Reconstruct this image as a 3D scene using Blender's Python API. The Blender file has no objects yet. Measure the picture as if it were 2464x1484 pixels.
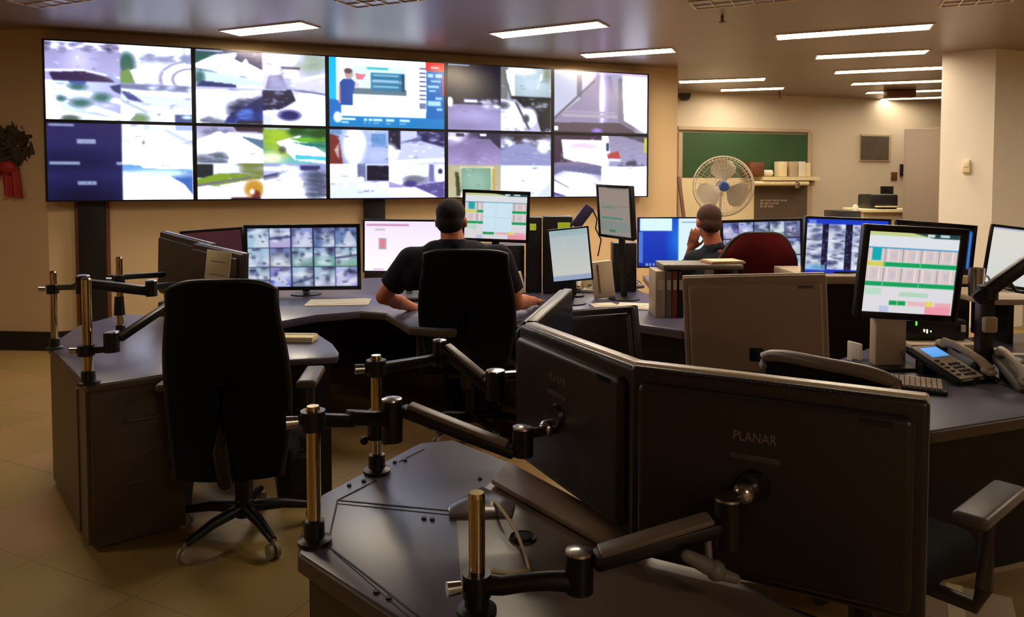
import bpy, bmesh, math, random
import numpy as np
from mathutils import Vector, Matrix, noise

# ---------------------------------------------------------------- camera, world, exposure
F_PX, CX, PY0, CAM_H, PITCH = 1780.0, 1232.0, 513.0, 1.52, math.radians(2.4)
cam_data = bpy.data.cameras.new('camera')
cam = bpy.data.objects.new('camera', cam_data)
bpy.context.scene.collection.objects.link(cam)
cam.location = (0, 0, CAM_H)
cam.rotation_euler = (math.pi / 2 - PITCH, 0, 0)
cam_data.sensor_width = 36.0
cam_data.lens = 36.0 * F_PX / 2464.0
cam_data.shift_y = -(742.0 - PY0) / 2464.0
cam_data.clip_start = 0.02
sc = bpy.context.scene
sc.camera = cam
world = bpy.data.worlds.new('world')
world.use_nodes = True
world.node_tree.nodes['Background'].inputs[0].default_value = (1.0, 0.8, 0.6, 1)
world.node_tree.nodes['Background'].inputs[1].default_value = 0.0
sc.world = world
sc.view_settings.view_transform = 'Standard'
sc.view_settings.look = 'None'
sc.view_settings.gamma = 1.0
sc.view_settings.exposure = 0.0
sc.view_settings.use_curve_mapping = False
LAMP_GLOW = 29.0        # brightness of the lit ceiling lights
LAMP_COL = (1.0, 0.86, 0.66)
CEIL = 2.88
DESK = 0.70

COL = sc.collection

# ---------------------------------------------------------------- geometry helpers
_F = Vector((0, math.cos(PITCH), -math.sin(PITCH)))
_U = Vector((0, math.sin(PITCH), math.cos(PITCH)))
CAMP = Vector((0, 0, CAM_H))


def ray(px, py):
    return _F + Vector((1, 0, 0)) * ((px - CX) / F_PX) + _U * ((PY0 - py) / F_PX)


def at(px, py, d):
    r = ray(px, py)
    return CAMP + r * (d / r.y)


def pz(px, py, z=DESK):
    r = ray(px, py)
    return CAMP + r * ((z - CAM_H) / r.z)


def ppl(px, py, P, n):
    r = ray(px, py)
    return CAMP + r * ((P - CAMP).dot(n) / r.dot(n))


def lin(c):
    return c / 12.92 if c <= 0.04045 else ((c + 0.055) / 1.055) ** 2.4


def rgb(r, g, b):
    return (lin(r / 255), lin(g / 255), lin(b / 255))


MATS = {}


def mat(name, col, rough=0.5, metal=0.0, spec=0.5, var=0.12, scale=6.0, bump=0.0, bscale=60.0, emit=None, estr=0.0, trans=0.0, coat=0.0):
    if name in MATS:
        return MATS[name]
    m = bpy.data.materials.new(name)
    m.use_nodes = True
    nt = m.node_tree
    b = nt.nodes['Principled BSDF']
    tc = nt.nodes.new('ShaderNodeTexCoord')
    nz = nt.nodes.new('ShaderNodeTexNoise')
    nz.inputs['Scale'].default_value = scale
    nz.inputs['Detail'].default_value = 4
    nt.links.new(tc.outputs['Object'], nz.inputs['Vector'])
    mx = nt.nodes.new('ShaderNodeMix')
    mx.data_type = 'RGBA'
    a = tuple(max(0, c * (1 - var)) for c in col) + (1,)
    c2 = tuple(min(1, c * (1 + var)) for c in col) + (1,)
    mx.inputs[6].default_value = a
    mx.inputs[7].default_value = c2
    nt.links.new(nz.outputs['Fac'], mx.inputs[0])
    nt.links.new(mx.outputs[2], b.inputs['Base Color'])
    b.inputs['Roughness'].default_value = rough
    b.inputs['Metallic'].default_value = metal
    b.inputs['Specular IOR Level'].default_value = spec
    b.inputs['Transmission Weight'].default_value = trans
    b.inputs['Coat Weight'].default_value = coat
    if bump > 0:
        n2 = nt.nodes.new('ShaderNodeTexNoise')
        n2.inputs['Scale'].default_value = bscale
        bp = nt.nodes.new('ShaderNodeBump')
        bp.inputs['Strength'].default_value = bump
        bp.inputs['Distance'].default_value = 0.01
        nt.links.new(tc.outputs['Object'], n2.inputs['Vector'])
        nt.links.new(n2.outputs['Fac'], bp.inputs['Height'])
        nt.links.new(bp.outputs['Normal'], b.inputs['Normal'])
    if emit:
        b.inputs['Emission Color'].default_value = tuple(emit) + (1,)
        b.inputs['Emission Strength'].default_value = estr
    MATS[name] = m
    return m


WM = {}  # world matrices of the things' empties


class MB:
    def __init__(self):
        self.bm = bmesh.new()

    def _join(self, b2, M=None):
        me = bpy.data.meshes.new('tmp')
        if M is not None:
            bmesh.ops.transform(b2, matrix=M, verts=b2.verts)
            if M.to_3x3().determinant() < 0:
                bmesh.ops.reverse_faces(b2, faces=b2.faces)
        b2.to_mesh(me)
        b2.free()
        self.bm.from_mesh(me)
        bpy.data.meshes.remove(me)
        return self

    def box(self, c, s, M=None, bev=0.0, seg=2):
        b = bmesh.new()
        bmesh.ops.create_cube(b, size=1.0, matrix=Matrix.Translation(c) @ Matrix.Diagonal((s[0], s[1], s[2], 1)))
        if bev > 0:
            bmesh.ops.bevel(b, geom=list(b.edges), offset=min(bev, min(s) * 0.49), segments=seg, affect='EDGES', profile=0.5)
        return self._join(b, M)

    def prism(self, pts, z0, z1, M=None, bev=0.0, seg=2):
        b = bmesh.new()
        lo = [b.verts.new((p[0], p[1], z0)) for p in pts]
        hi = [b.verts.new((p[0], p[1], z1)) for p in pts]
        n = len(pts)
        b.faces.new(lo[::-1])
        b.faces.new(hi)
        for i in range(n):
            b.faces.new((lo[i], lo[(i + 1) % n], hi[(i + 1) % n], hi[i]))
        bmesh.ops.recalc_face_normals(b, faces=b.faces)
        if bev > 0:
            bmesh.ops.bevel(b, geom=list(b.edges), offset=bev, segments=seg, affect='EDGES', profile=0.5)
        return self._join(b, M)

    def cone(self, p0, p1, r0, r1=None, seg=24, caps=True, M=None):
        r1 = r0 if r1 is None else r1
        p0, p1 = Vector(p0), Vector(p1)
        d = p1 - p0
        b = bmesh.new()
        bmesh.ops.create_cone(b, cap_ends=caps, cap_tris=False, segments=seg, radius1=r0, radius2=max(r1, 1e-5), depth=d.length)
        T = Matrix.Translation((p0 + p1) / 2) @ d.to_track_quat('Z', 'Y').to_matrix().to_4x4()
        bmesh.ops.transform(b, matrix=T, verts=b.verts)
        return self._join(b, M)

    def ball(self, c, r, M=None, seg=20):
        if not hasattr(r, '__len__'):
            r = (r, r, r)
        b = bmesh.new()
        bmesh.ops.create_uvsphere(b, u_segments=seg, v_segments=max(8, seg // 2), radius=1.0)
        bmesh.ops.transform(b, matrix=Matrix.Translation(c) @ Matrix.Diagonal((r[0], r[1], r[2], 1)), verts=b.verts)
        return self._join(b, M)

    def cap(self, p0, p1, r0, r1=None, M=None, seg=14):
        r1 = r0 if r1 is None else r1
        self.cone(p0, p1, r0, r1, seg=seg, M=M)
        self.ball(p0, r0, M, seg)
        return self.ball(p1, r1, M, seg)

    def tube(self, pts, r, seg=12, M=None):
        pts = [Vector(p) for p in pts]
        b = bmesh.new()
        rings = []
        ref = Vector((0, 0, 1))
        for i, p in enumerate(pts):
            t = (pts[min(i + 1, len(pts) - 1)] - pts[max(i - 1, 0)]).normalized()
            a = t.cross(ref)
            if a.length < 1e-3:
                a = t.cross(Vector((1, 0, 0)))
            a.normalize()
            c = t.cross(a).normalized()
            rr = r[i] if hasattr(r, '__len__') else r
            rings.append([b.verts.new(p + a * math.cos(k * 2 * math.pi / seg) * rr + c * math.sin(k * 2 * math.pi / seg) * rr) for k in range(seg)])
        for i in range(len(rings) - 1):
            for k in range(seg):
                b.faces.new((rings[i][k], rings[i][(k + 1) % seg], rings[i + 1][(k + 1) % seg], rings[i + 1][k]))
        b.faces.new(rings[0][::-1])
        b.faces.new(rings[-1])
        bmesh.ops.recalc_face_normals(b, faces=b.faces)
        return self._join(b, M)

    def torus(self, c, R, r, M=None, seg=40, arc=(0, 2 * math.pi)):
        pts = [(c[0] + R * math.cos(arc[0] + (arc[1] - arc[0]) * i / seg), c[1] + R * math.sin(arc[0] + (arc[1] - arc[0]) * i / seg), c[2]) for i in range(seg + 1)]
        return self.tube(pts, r, 8, M)

    def lathe(self, prof, c=(0, 0, 0), seg=32, M=None):
        b = bmesh.new()
        rings = [[b.verts.new((c[0] + r * math.cos(2 * math.pi * k / seg), c[1] + r * math.sin(2 * math.pi * k / seg), c[2] + z)) for k in range(seg)] for r, z in prof]
        for i in range(len(rings) - 1):
            for k in range(seg):
                b.faces.new((rings[i][k], rings[i][(k + 1) % seg], rings[i + 1][(k + 1) % seg], rings[i + 1][k]))
        b.faces.new(rings[0][::-1])
        b.faces.new(rings[-1])
        bmesh.ops.recalc_face_normals(b, faces=b.faces)
        return self._join(b, M)

    def sheet(self, fn, nu, nv, th, M=None):
        """A bent slab: fn(u, v) -> (point, normal), thickness th."""
        b = bmesh.new()
        A = [[fn(i / nu, j / nv) for j in range(nv + 1)] for i in range(nu + 1)]
        f = [[b.verts.new(Vector(p) + Vector(n) * th / 2) for p, n in row] for row in A]
        k = [[b.verts.new(Vector(p) - Vector(n) * th / 2) for p, n in row] for row in A]
        for i in range(nu):
            for j in range(nv):
                b.faces.new((f[i][j], f[i + 1][j], f[i + 1][j + 1], f[i][j + 1]))
                b.faces.new((k[i][j], k[i][j + 1], k[i + 1][j + 1], k[i + 1][j]))
        for i in range(nu):
            b.faces.new((f[i][0], k[i][0], k[i + 1][0], f[i + 1][0]))
            b.faces.new((f[i][nv], f[i + 1][nv], k[i + 1][nv], k[i][nv]))
        for j in range(nv):
            b.faces.new((f[0][j], f[0][j + 1], k[0][j + 1], k[0][j]))
            b.faces.new((f[nu][j], k[nu][j], k[nu][j + 1], f[nu][j + 1]))
        bmesh.ops.recalc_face_normals(b, faces=b.faces)
        return self._join(b, M)

    def mesh(self, name, smooth=True, parent=None):
        me = bpy.data.meshes.new(name)
        self.bm.to_mesh(me)
        self.bm.free()
        if smooth and len(me.polygons):
            me.polygons.foreach_set('use_smooth', [True] * len(me.polygons))
            me.set_sharp_from_angle(angle=math.radians(38))
        return me

    def build(self, name, m, parent=None, label=None, local=False, smooth=True):
        """Mesh given in world space unless local=True (then in its thing's space)."""
        me = self.mesh(name, smooth)
        if parent is not None and not local:
            me.transform(WM[parent.name].inverted())
        me.materials.append(m)
        o = bpy.data.objects.new(name, me)
        COL.objects.link(o)
        if parent is not None:
            o.parent = parent
            WM[o.name] = WM[parent.name]
        else:
            WM[o.name] = Matrix.Identity(4)
        if label:
            o['label'] = label
        return o


def thing(name, label, cat, loc=(0, 0, 0), rz=0.0, group=None, M=None):
    o = bpy.data.objects.new(name, None)
    o.empty_display_size = 0.05
    COL.objects.link(o)
    W = M if M is not None else Matrix.Translation(loc) @ Matrix.Rotation(rz, 4, 'Z')
    o.matrix_world = W
    WM[o.name] = W.copy()
    o['label'] = label
    o['category'] = cat
    if group:
        o['group'] = group
    return o


def tag(o, label, cat, group=None, kind=None):
    o['label'] = label
    o['category'] = cat
    if group:
        o['group'] = group
    if kind:
        o['kind'] = kind
    return o


def recenter(o):
    """Put a single-mesh thing's origin at the middle of its base."""
    me = o.data
    xs = [v.co for v in me.vertices]
    c = Vector(((min(v.x for v in xs) + max(v.x for v in xs)) / 2, (min(v.y for v in xs) + max(v.y for v in xs)) / 2, min(v.z for v in xs)))
    me.transform(Matrix.Translation(-c))
    o.location = c
    return o


def single(mb, name, m, label, cat, group=None):
    return tag(recenter(mb.build(name, m)), label, cat, group)


def structure(mb, name, m, smooth=False):
    o = mb.build(name, m, smooth=smooth)
    o['kind'] = 'structure'
    return o


def copy_tree(o, parent=None):
    c = o.copy()
    COL.objects.link(c)
    if parent is not None:
        c.parent = parent
    for ch in list(o.children):
        copy_tree(ch, c)
    return c


def frame(o, x, y, z):
    return Matrix(((x[0], y[0], z[0], o[0]), (x[1], y[1], z[1], o[1]), (x[2], y[2], z[2], o[2]), (0, 0, 0, 1)))


def blob(mb, name, m, parent, voxel, label=None, smooth=6, local=False):
    """Fuse overlapping volumes into one continuous skin."""
    me = mb.mesh(name)
    if not local:
        me.transform(WM[parent.name].inverted())
    t = bpy.data.objects.new('tmpblob', me)
    COL.objects.link(t)
    r = t.modifiers.new('r', 'REMESH')
    r.mode = 'VOXEL'
    r.voxel_size = voxel
    s = t.modifiers.new('s', 'SMOOTH')
    s.iterations = smooth
    s.factor = 0.5
    dg = bpy.context.evaluated_depsgraph_get()
    dg.update()
    nm = bpy.data.meshes.new_from_object(t.evaluated_get(dg))
    bpy.data.objects.remove(t)
    nm.name = name
    nm.materials.clear()
    nm.materials.append(m)
    nm.polygons.foreach_set('use_smooth', [True] * len(nm.polygons))
    o = bpy.data.objects.new(name, nm)
    COL.objects.link(o)
    o.parent = parent
    if label:
        o['label'] = label
    return o


def text_mesh(body, size, M, name, m, parent, depth=0.001):
    cu = bpy.data.curves.new(name, 'FONT')
    cu.body = body
    cu.size = size
    cu.extrude = depth
    cu.align_x = 'CENTER'
    cu.align_y = 'CENTER'
    t = bpy.data.objects.new('tmptext', cu)
    COL.objects.link(t)
    dg = bpy.context.evaluated_depsgraph_get()
    dg.update()
    me = bpy.data.meshes.new_from_object(t.evaluated_get(dg))
    bpy.data.objects.remove(t)
    me.transform(WM[parent.name].inverted() @ M)
    me.materials.clear()
    me.materials.append(m)
    me.name = name
    o = bpy.data.objects.new(name, me)
    COL.objects.link(o)
    o.parent = parent
    return o


# ---------------------------------------------------------------- pictures shown on screens
class Pic:
    """A small raster, painted in code, that a screen's mesh carries as colours."""

    def __init__(self, w, h, base=(200, 205, 220)):
        self.a = np.zeros((h, w, 3)) + np.array(base, float)
        self.box = (0, 0, 1, 1)

    def tile(self, x0, y0, x1, y1):
        self.box = (x0, y0, x1, y1)
        h, w = self.a.shape[:2]
        self.X, self.Y = np.meshgrid((np.arange(w) / (w - 1) - x0) / (x1 - x0), (np.arange(h) / (h - 1) - y0) / (y1 - y0))
        self.ins = ((self.X >= 0) & (self.X <= 1) & (self.Y >= 0) & (self.Y <= 1)).astype(float)
        return self

    def _mix(self, k, c):
        k = (k * self.ins)[..., None]
        self.a = self.a * (1 - k) + np.array(c, float) * k
        return self

    def grad(self, c0, c1, ax='y'):
        t = np.clip(self.Y if ax == 'y' else self.X, 0, 1)[..., None]
        c = np.array(c0, float) * (1 - t) + np.array(c1, float) * t
        k = self.ins[..., None]
        self.a = self.a * (1 - k) + c * k
        return self

    def rect(self, x0, y0, x1, y1, c, k=1.0):
        return self._mix(((self.X >= x0) & (self.X <= x1) & (self.Y >= y0) & (self.Y <= y1)) * k, c)

    def ell(self, cx, cy, rx, ry, c, soft=0.25, k=1.0):
        d = np.sqrt(((self.X - cx) / rx) ** 2 + ((self.Y - cy) / ry) ** 2)
        return self._mix(np.clip((1 + soft - d) / (2 * soft + 1e-6), 0, 1) * k, c)

    def poly(self, pts, c, k=1.0):
        ins = np.zeros_like(self.X, bool)
        n = len(pts)
        for i in range(n):
            x0, y0 = pts[i]
            x1, y1 = pts[(i + 1) % n]
            if y0 == y1:
                continue
            cond = ((self.Y >= min(y0, y1)) & (self.Y < max(y0, y1))) & (self.X < (self.Y - y0) * (x1 - x0) / (y1 - y0) + x0)
            ins ^= cond
        return self._mix(ins * k, c)

    def line(self, x0, y0, x1, y1, w, c, k=1.0):
        dx, dy = x1 - x0, y1 - y0
        t = np.clip(((self.X - x0) * dx + (self.Y - y0) * dy) / (dx * dx + dy * dy), 0, 1)
        d = np.hypot(self.X - x0 - t * dx, (self.Y - y0 - t * dy) * 0.6)
        return self._mix(np.clip((w - d) / (w * 0.5), 0, 1) * k, c)

    def blot(self, seed, n, c, x0=0, y0=0, x1=1, y1=1, r=(0.02, 0.07), k=0.8):
        rnd = random.Random(seed)
        for _ in range(n):
            rr = rnd.uniform(*r)
            cx, cy, sh = rnd.uniform(x0, x1), rnd.uniform(y0, y1), rnd.uniform(.25, 2.2)
            self.ell(cx, cy, rr * 1.2, rr * sh, c, 1.0, k * .75)
            self.line(cx - rr, cy, cx + rr * 1.4, cy + rr * rnd.uniform(-.8, .8), rr * .35, c, k * .55)
        return self

    def caption(self, x0, y0, w, c=(205, 220, 235), h=0.045, seed=1):
        self.rect(x0, y0, x0 + w, y0 + h, c, 0.75)
        rnd = random.Random(seed)
        x = x0 + 0.01
        while x < x0 + w - 0.02:
            s = rnd.uniform(0.008, 0.02)
            self.rect(x, y0 + h * 0.25, x + s, y0 + h * 0.8, (90, 100, 125), 0.5)
            x += s + rnd.uniform(0.006, 0.016)
        return self

    def blur(self, n=1):
        for _ in range(n):
            p = np.pad(self.a, ((1, 1), (1, 1), (0, 0)), 'edge')
            self.a = (p[:-2, 1:-1] + p[2:, 1:-1] + p[1:-1, :-2] + p[1:-1, 2:] + 2 * p[1:-1, 1:-1]) / 6
        return self


def screen_mat(strength, rough=0.25, cool=False):
    key = 'screen_glow_%.2f_%s' % (strength, cool)
    if key in MATS:
        return MATS[key]
    m = bpy.data.materials.new('screen_glow')
    m.use_nodes = True
    nt = m.node_tree
    b = nt.nodes['Principled BSDF']
    at_ = nt.nodes.new('ShaderNodeAttribute')
    at_.attribute_name = 'Col'
    b.inputs['Base Color'].default_value = (0.01, 0.01, 0.012, 1)
    b.inputs['Roughness'].default_value = rough
    if cool:      # the wall displays' bluish backlight
        mx = nt.nodes.new('ShaderNodeMix')
        mx.data_type = 'RGBA'
        mx.blend_type = 'MULTIPLY'
        mx.inputs[0].default_value = 1.0
        mx.inputs[7].default_value = (0.93, 0.95, 1.16, 1)
        nt.links.new(at_.outputs['Color'], mx.inputs[6])
        nt.links.new(mx.outputs[2], b.inputs['Emission Color'])
    else:
        nt.links.new(at_.outputs['Color'], b.inputs['Emission Color'])
    b.inputs['Emission Strength'].default_value = strength
    MATS[key] = m
    return m


def screen(pic, w, h, M, parent, strength=1.0, name='screen', flip=False, cool=False):
    """Picture surface centred on M's origin in its xz plane, seen from -y (or +y when flipped)."""
    H, W = pic.a.shape[:2]
    xs = (np.arange(W) / (W - 1) - 0.5) * w
    zs = (0.5 - np.arange(H) / (H - 1)) * h
    co = np.zeros((H, W, 3))
    co[..., 0] = xs[None, :] * (-1 if flip else 1)
    co[..., 2] = zs[:, None]
    idx = np.arange(H * W).reshape(H, W)
    f = np.stack([idx[:-1, :-1], idx[1:, :-1], idx[1:, 1:], idx[:-1, 1:]], -1).reshape(-1, 4)
    nf = len(f)
    me = bpy.data.meshes.new(name)
    me.vertices.add(H * W)
    me.vertices.foreach_set('co', co.reshape(-1).astype(np.float32))
    me.loops.add(nf * 4)
    me.loops.foreach_set('vertex_index', f.reshape(-1).astype(np.int32))
    me.polygons.add(nf)
    me.polygons.foreach_set('loop_start', (np.arange(nf) * 4).astype(np.int32))
    me.update(calc_edges=True)
    ca = me.color_attributes.new('Col', 'FLOAT_COLOR', 'POINT')
    s = np.clip(pic.a / 255.0, 0, 1)
    l = np.where(s <= 0.04045, s / 12.92, ((s + 0.055) / 1.055) ** 2.4)
    if cool:      # blown-out highlights of the bright wall displays
        k = np.clip((l.mean(-1, keepdims=True) - .45) / .45, 0, 1)
        l = l * (1 + .9 * k * k * (3 - 2 * k))
    out = np.ones((H * W, 4), np.float32)
    out[:, :3] = l.reshape(-1, 3)
    ca.data.foreach_set('color', out.reshape(-1))
    me.transform(WM[parent.name].inverted() @ M)
    me.materials.append(screen_mat(strength, cool=cool))
    o = bpy.data.objects.new(name, me)
    COL.objects.link(o)
    o.parent = parent
    return o


# ---------------------------------------------------------------- materials
m_wall = mat('painted_wall', rgb(212, 198, 176), 0.75, var=0.04, scale=1.5, bump=0.05, bscale=150)
m_wall_l = mat('painted_wall_tan', rgb(206, 176, 134), 0.75, var=0.05, scale=1.5, bump=0.05, bscale=150)
m_base = mat('baseboard_black', rgb(22, 16, 14), 0.5)
m_black = mat('black_plastic', rgb(20, 17, 16), 0.42, var=0.25, bump=0.03, bscale=300)
m_mrim = mat('monitor_rim_highlight_tint', rgb(222, 198, 170), 0.3, spec=1.0)  # pale colour imitates the highlight along the monitors' top edges
m_mback = mat('monitor_back_plastic', rgb(46, 37, 31), 0.36, var=0.15, bump=0.05, bscale=400)
m_gback = mat('grey_monitor_back', rgb(168, 142, 118), 0.5, var=0.06)
m_bezel = mat('bezel_black', rgb(10, 9, 12), 0.3)
m_chrome = mat('polished_steel_pole', rgb(225, 200, 150), 0.12, 1.0, var=0.05)
m_silver = mat('silver_cap', rgb(200, 195, 190), 0.22, 1.0, var=0.05)
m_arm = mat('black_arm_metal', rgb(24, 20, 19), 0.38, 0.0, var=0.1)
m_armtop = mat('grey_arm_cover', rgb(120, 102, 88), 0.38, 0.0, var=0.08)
m_desk = mat('worktop_laminate', rgb(84, 78, 100), 0.34, spec=1.0, var=0.06, scale=3)
m_edge = mat('worktop_edge', rgb(84, 68, 56), 0.42, var=0.08)
m_panel = mat('console_panel', rgb(80, 62, 48), 0.55, var=0.12, scale=3)
m_panel2 = mat('console_panel_side', rgb(92, 74, 50), 0.5, var=0.12, scale=3)
m_fabric = mat('black_chair_fabric', rgb(14, 12, 13), 0.9, spec=0.2, var=0.3, bump=0.3, bscale=500)
m_red = mat('maroon_chair_fabric', rgb(105, 22, 28), 0.9, spec=0.2, var=0.2, bump=0.3, bscale=400)
m_paper = mat('paper', rgb(225, 215, 195), 0.8, var=0.04)
m_cream = mat('cream_card', rgb(232, 215, 170), 0.7, var=0.04)
m_beige = mat('beige_plastic', rgb(190, 168, 140), 0.45, var=0.05)
m_grey = mat('grey_plastic', rgb(128, 118, 112), 0.45, var=0.06)
m_caster = mat('grey_caster', rgb(150, 138, 120), 0.4)
m_skin = mat('skin', rgb(190, 112, 80), 0.55, var=0.08, scale=20)
m_hair_d = mat('dark_cropped_hair', rgb(26, 18, 16), 0.85, var=0.4, scale=150, bump=0.4, bscale=300)
m_hair_b = mat('brown_cropped_hair', rgb(72, 36, 18), 0.8, var=0.35, scale=150, bump=0.4, bscale=300)
m_shirt = mat('dark_uniform_shirt', rgb(26, 24, 36), 0.85, spec=0.2, var=0.2, bump=0.2, bscale=60)
m_shirt2 = mat('slate_shirt', rgb(34, 38, 46), 0.85, spec=0.2, var=0.2, bump=0.2, bscale=60)
m_trouser = mat('dark_trousers', rgb(18, 17, 22), 0.9, spec=0.2)
m_shoe = mat('black_leather', rgb(12, 10, 10), 0.4)
m_green = mat('green_board', rgb(44, 78, 40), 0.6, var=0.15, scale=2)
m_cabinet = mat('grey_steel_cabinet', rgb(140, 122, 105), 0.5, var=0.04)
m_label = mat('faded_silver_print', rgb(128, 108, 92), 0.5)
m_rating = mat('dull_label', rgb(78, 66, 56), 0.5)
m_blue = mat('fan_hub_blue', rgb(60, 90, 165), 0.45)
m_fan = mat('fan_plastic', rgb(205, 190, 165), 0.5, var=0.05)
m_mirror = mat('louver_metal', rgb(230, 220, 200), 0.3, 0.9)
m_rim = mat('lamp_rim', rgb(225, 205, 175), 0.5)
m_wood = mat('brown_wood', rgb(110, 62, 34), 0.5, var=0.3, scale=12)


def glow(name, col, s):
    return mat(name, rgb(*col), 0.5, emit=rgb(*col), estr=s)


def setup_ceiling():
    m = bpy.data.materials.new('ceiling_tiles')
    m.use_nodes = True
    nt = m.node_tree
    b = nt.nodes['Principled BSDF']
    tc = nt.nodes.new('ShaderNodeTexCoord')
    mp = nt.nodes.new('ShaderNodeMapping')
    mp.inputs['Rotation'].default_value = (0, 0, math.radians(25.5))
    br = nt.nodes.new('ShaderNodeTexBrick')
    br.offset = 0.0
    br.inputs['Scale'].default_value = 1.0
    br.inputs['Brick Width'].default_value = 1.2
    br.inputs['Row Height'].default_value = 0.6
    br.inputs['Mortar Size'].default_value = 0.012
    br.inputs['Color1'].default_value = rgb(140, 122, 108) + (1,)
    br.inputs['Color2'].default_value = rgb(134, 117, 103) + (1,)
    br.inputs['Mortar'].default_value = rgb(140, 122, 104) + (1,)
    nt.links.new(tc.outputs['Object'], mp.inputs['Vector'])
    nt.links.new(mp.outputs['Vector'], br.inputs['Vector'])
    nt.links.new(br.outputs['Color'], b.inputs['Base Color'])
    b.inputs['Roughness'].default_value = 0.34
    b.inputs['Specular IOR Level'].default_value = 0.7
    return m


def setup_floor():
    m = bpy.data.materials.new('vinyl_floor')
    m.use_nodes = True
    nt = m.node_tree
    b = nt.nodes['Principled BSDF']
    tc = nt.nodes.new('ShaderNodeTexCoord')
    mp = nt.nodes.new('ShaderNodeMapping')
    mp.inputs['Rotation'].default_value = (0, 0, math.radians(25.5))
    ck = nt.nodes.new('ShaderNodeTexBrick')
    ck.offset = 0.0
    ck.inputs['Scale'].default_value = 1.0
    ck.inputs['Brick Width'].default_value = 0.6
    ck.inputs['Row Height'].default_value = 0.6
    ck.inputs['Mortar Size'].default_value = 0.004
    ck.inputs['Color1'].default_value = rgb(150, 128, 72) + (1,)
    ck.inputs['Color2'].default_value = rgb(164, 124, 88) + (1,)
    ck.inputs['Mortar'].default_value = rgb(110, 90, 55) + (1,)
    nz = nt.nodes.new('ShaderNodeTexNoise')
    nz.inputs['Scale'].default_value = 2.2
    mx = nt.nodes.new('ShaderNodeMix')
    mx.data_type = 'RGBA'
    mx.blend_type = 'MIX'
    mx.inputs[7].default_value = rgb(140, 112, 56) + (1,)
    nt.links.new(tc.outputs['Object'], mp.inputs['Vector'])
    nt.links.new(mp.outputs['Vector'], ck.inputs['Vector'])
    nt.links.new(tc.outputs['Object'], nz.inputs['Vector'])
    nt.links.new(nz.outputs['Fac'], mx.inputs[0])
    nt.links.new(ck.outputs['Color'], mx.inputs[6])
    nt.links.new(mx.outputs[2], b.inputs['Base Color'])
    b.inputs['Roughness'].default_value = 0.5
    return m


# ---------------------------------------------------------------- the room
V0 = at(110, 480, 6.5)
V1 = at(1559, 470, 8.62)
V0.z = V1.z = 0
VU = (V1 - V0).normalized()                       # along the video wall
VN = Vector((VU.y, -VU.x, 0))                     # out of it, towards the room
WV = V0 - VN * 0.15                               # a point of the wall behind it
cornerR = ppl(1629, 400, WV, VN); cornerR.z = 0
cornerL = ppl(112, 400, WV, VN); cornerL.z = 0
FA = at(1640, 222, 11.2); FA.z = 0
FB = at(2200, 243, 12.4); FB.z = 0
FU = (FB - FA).normalized()
FN = Vector((FU.y, -FU.x, 0))
farL = FA - FU * 2.0
farR = FA + FU * 9.0
colA = at(2266, 200, 7.86); colA.z = 0
colB = at(2395, 200, 7.6); colB.z = 0
colDir = (colB - colA).normalized()
colC = colB + VU * 4.4
left_end = Vector((-7.5, 6.95, 0))


def wall(name, pts, th_dir, z1=CEIL, z0=0.0, m=m_wall, th=0.12):
    a, b = Vector(pts[0]), Vector(pts[1])
    t = Vector(th_dir) * th
    return structure(MB().prism([a, b, b + t, a + t], z0, z1), name, m)


structure(MB().box((0.5, 5.0, -0.05), (22, 20, 0.1)), 'floor', setup_floor())
structure(MB().box((0.5, 5.0, CEIL + 0.05), (22, 20, 0.1)), 'ceiling', setup_ceiling())
wall('wall_video', (cornerL, cornerR), -VN, m=m_wall_l)
wall('wall_return', (cornerR - VN * 0.12, cornerR - VN * 3.6), (-VU), m=m_wall)
wall('wall_far', (farL, farR), -FN)
wall('wall_left', (left_end, cornerL - VU * 0.001), (0, 1, 0), m=m_wall_l)
wall('wall_left_side', ((-7.5, -3, 0), left_end), (-1, 0, 0), m=m_wall_l)
wall('wall_behind', ((-7.6, -3, 0), (10.6, -3, 0)), (0, -1, 0), m=m_wall_l)
wall('wall_right_side', ((10.2, -3, 0), (10.2, 14.8, 0)), (1, 0, 0))
structure(MB().prism([colA, colB, colB + VU * 0.55, colA + VU * 0.55 - colDir * 0.0], 0, CEIL), 'wall_column', mat('column_paint', rgb(232, 222, 206), 0.7, var=.03))
wall('wall_right', (colB + VU * 0.5, colC), -VN, m=m_wall)
structure(MB().prism([colB + VU * .5 + VN * 0.012, colC + VN * .012, colC, colB + VU * 0.5], CEIL - 0.05, CEIL), 'trim_1', mat('shadow_gap_trim', rgb(70, 50, 36), 0.6))
_b = MB()
for a, b, n in ((left_end, cornerL, Vector((0, -1, 0))), (cornerL, cornerR, VN)):
    _b.prism([a, b, b + n * 0.02, a + n * 0.02], 0, 0.17)
structure(_b, 'baseboard_left', m_base)
structure(MB().prism([farL, farR, farR + FN * 0.02, farL + FN * 0.02], 0, 0.12), 'baseboard_far', m_base)

# ---------------------------------------------------------------- ceiling lights
m_lamp = mat('lamp_glow', LAMP_COL, 0.5, var=0.02, emit=LAMP_COL, estr=LAMP_GLOW)
m_lamp_hi = mat('lamp_glow_bright', LAMP_COL, 0.5, var=0.02, emit=LAMP_COL, estr=LAMP_GLOW * 2.2)
m_lamp_lo = mat('added_lamp_glow_low', LAMP_COL, 0.5, var=0.02, emit=LAMP_COL, estr=LAMP_GLOW * 1.0)
m_lamp_soft = mat('lamp_glow_soft', LAMP_COL, 0.5, var=0.02, emit=LAMP_COL, estr=LAMP_GLOW * 0.45)
m_lamp_dim = mat('unlit_lamp_lens', rgb(170, 165, 175), 0.25, var=0.3, scale=25)


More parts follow.
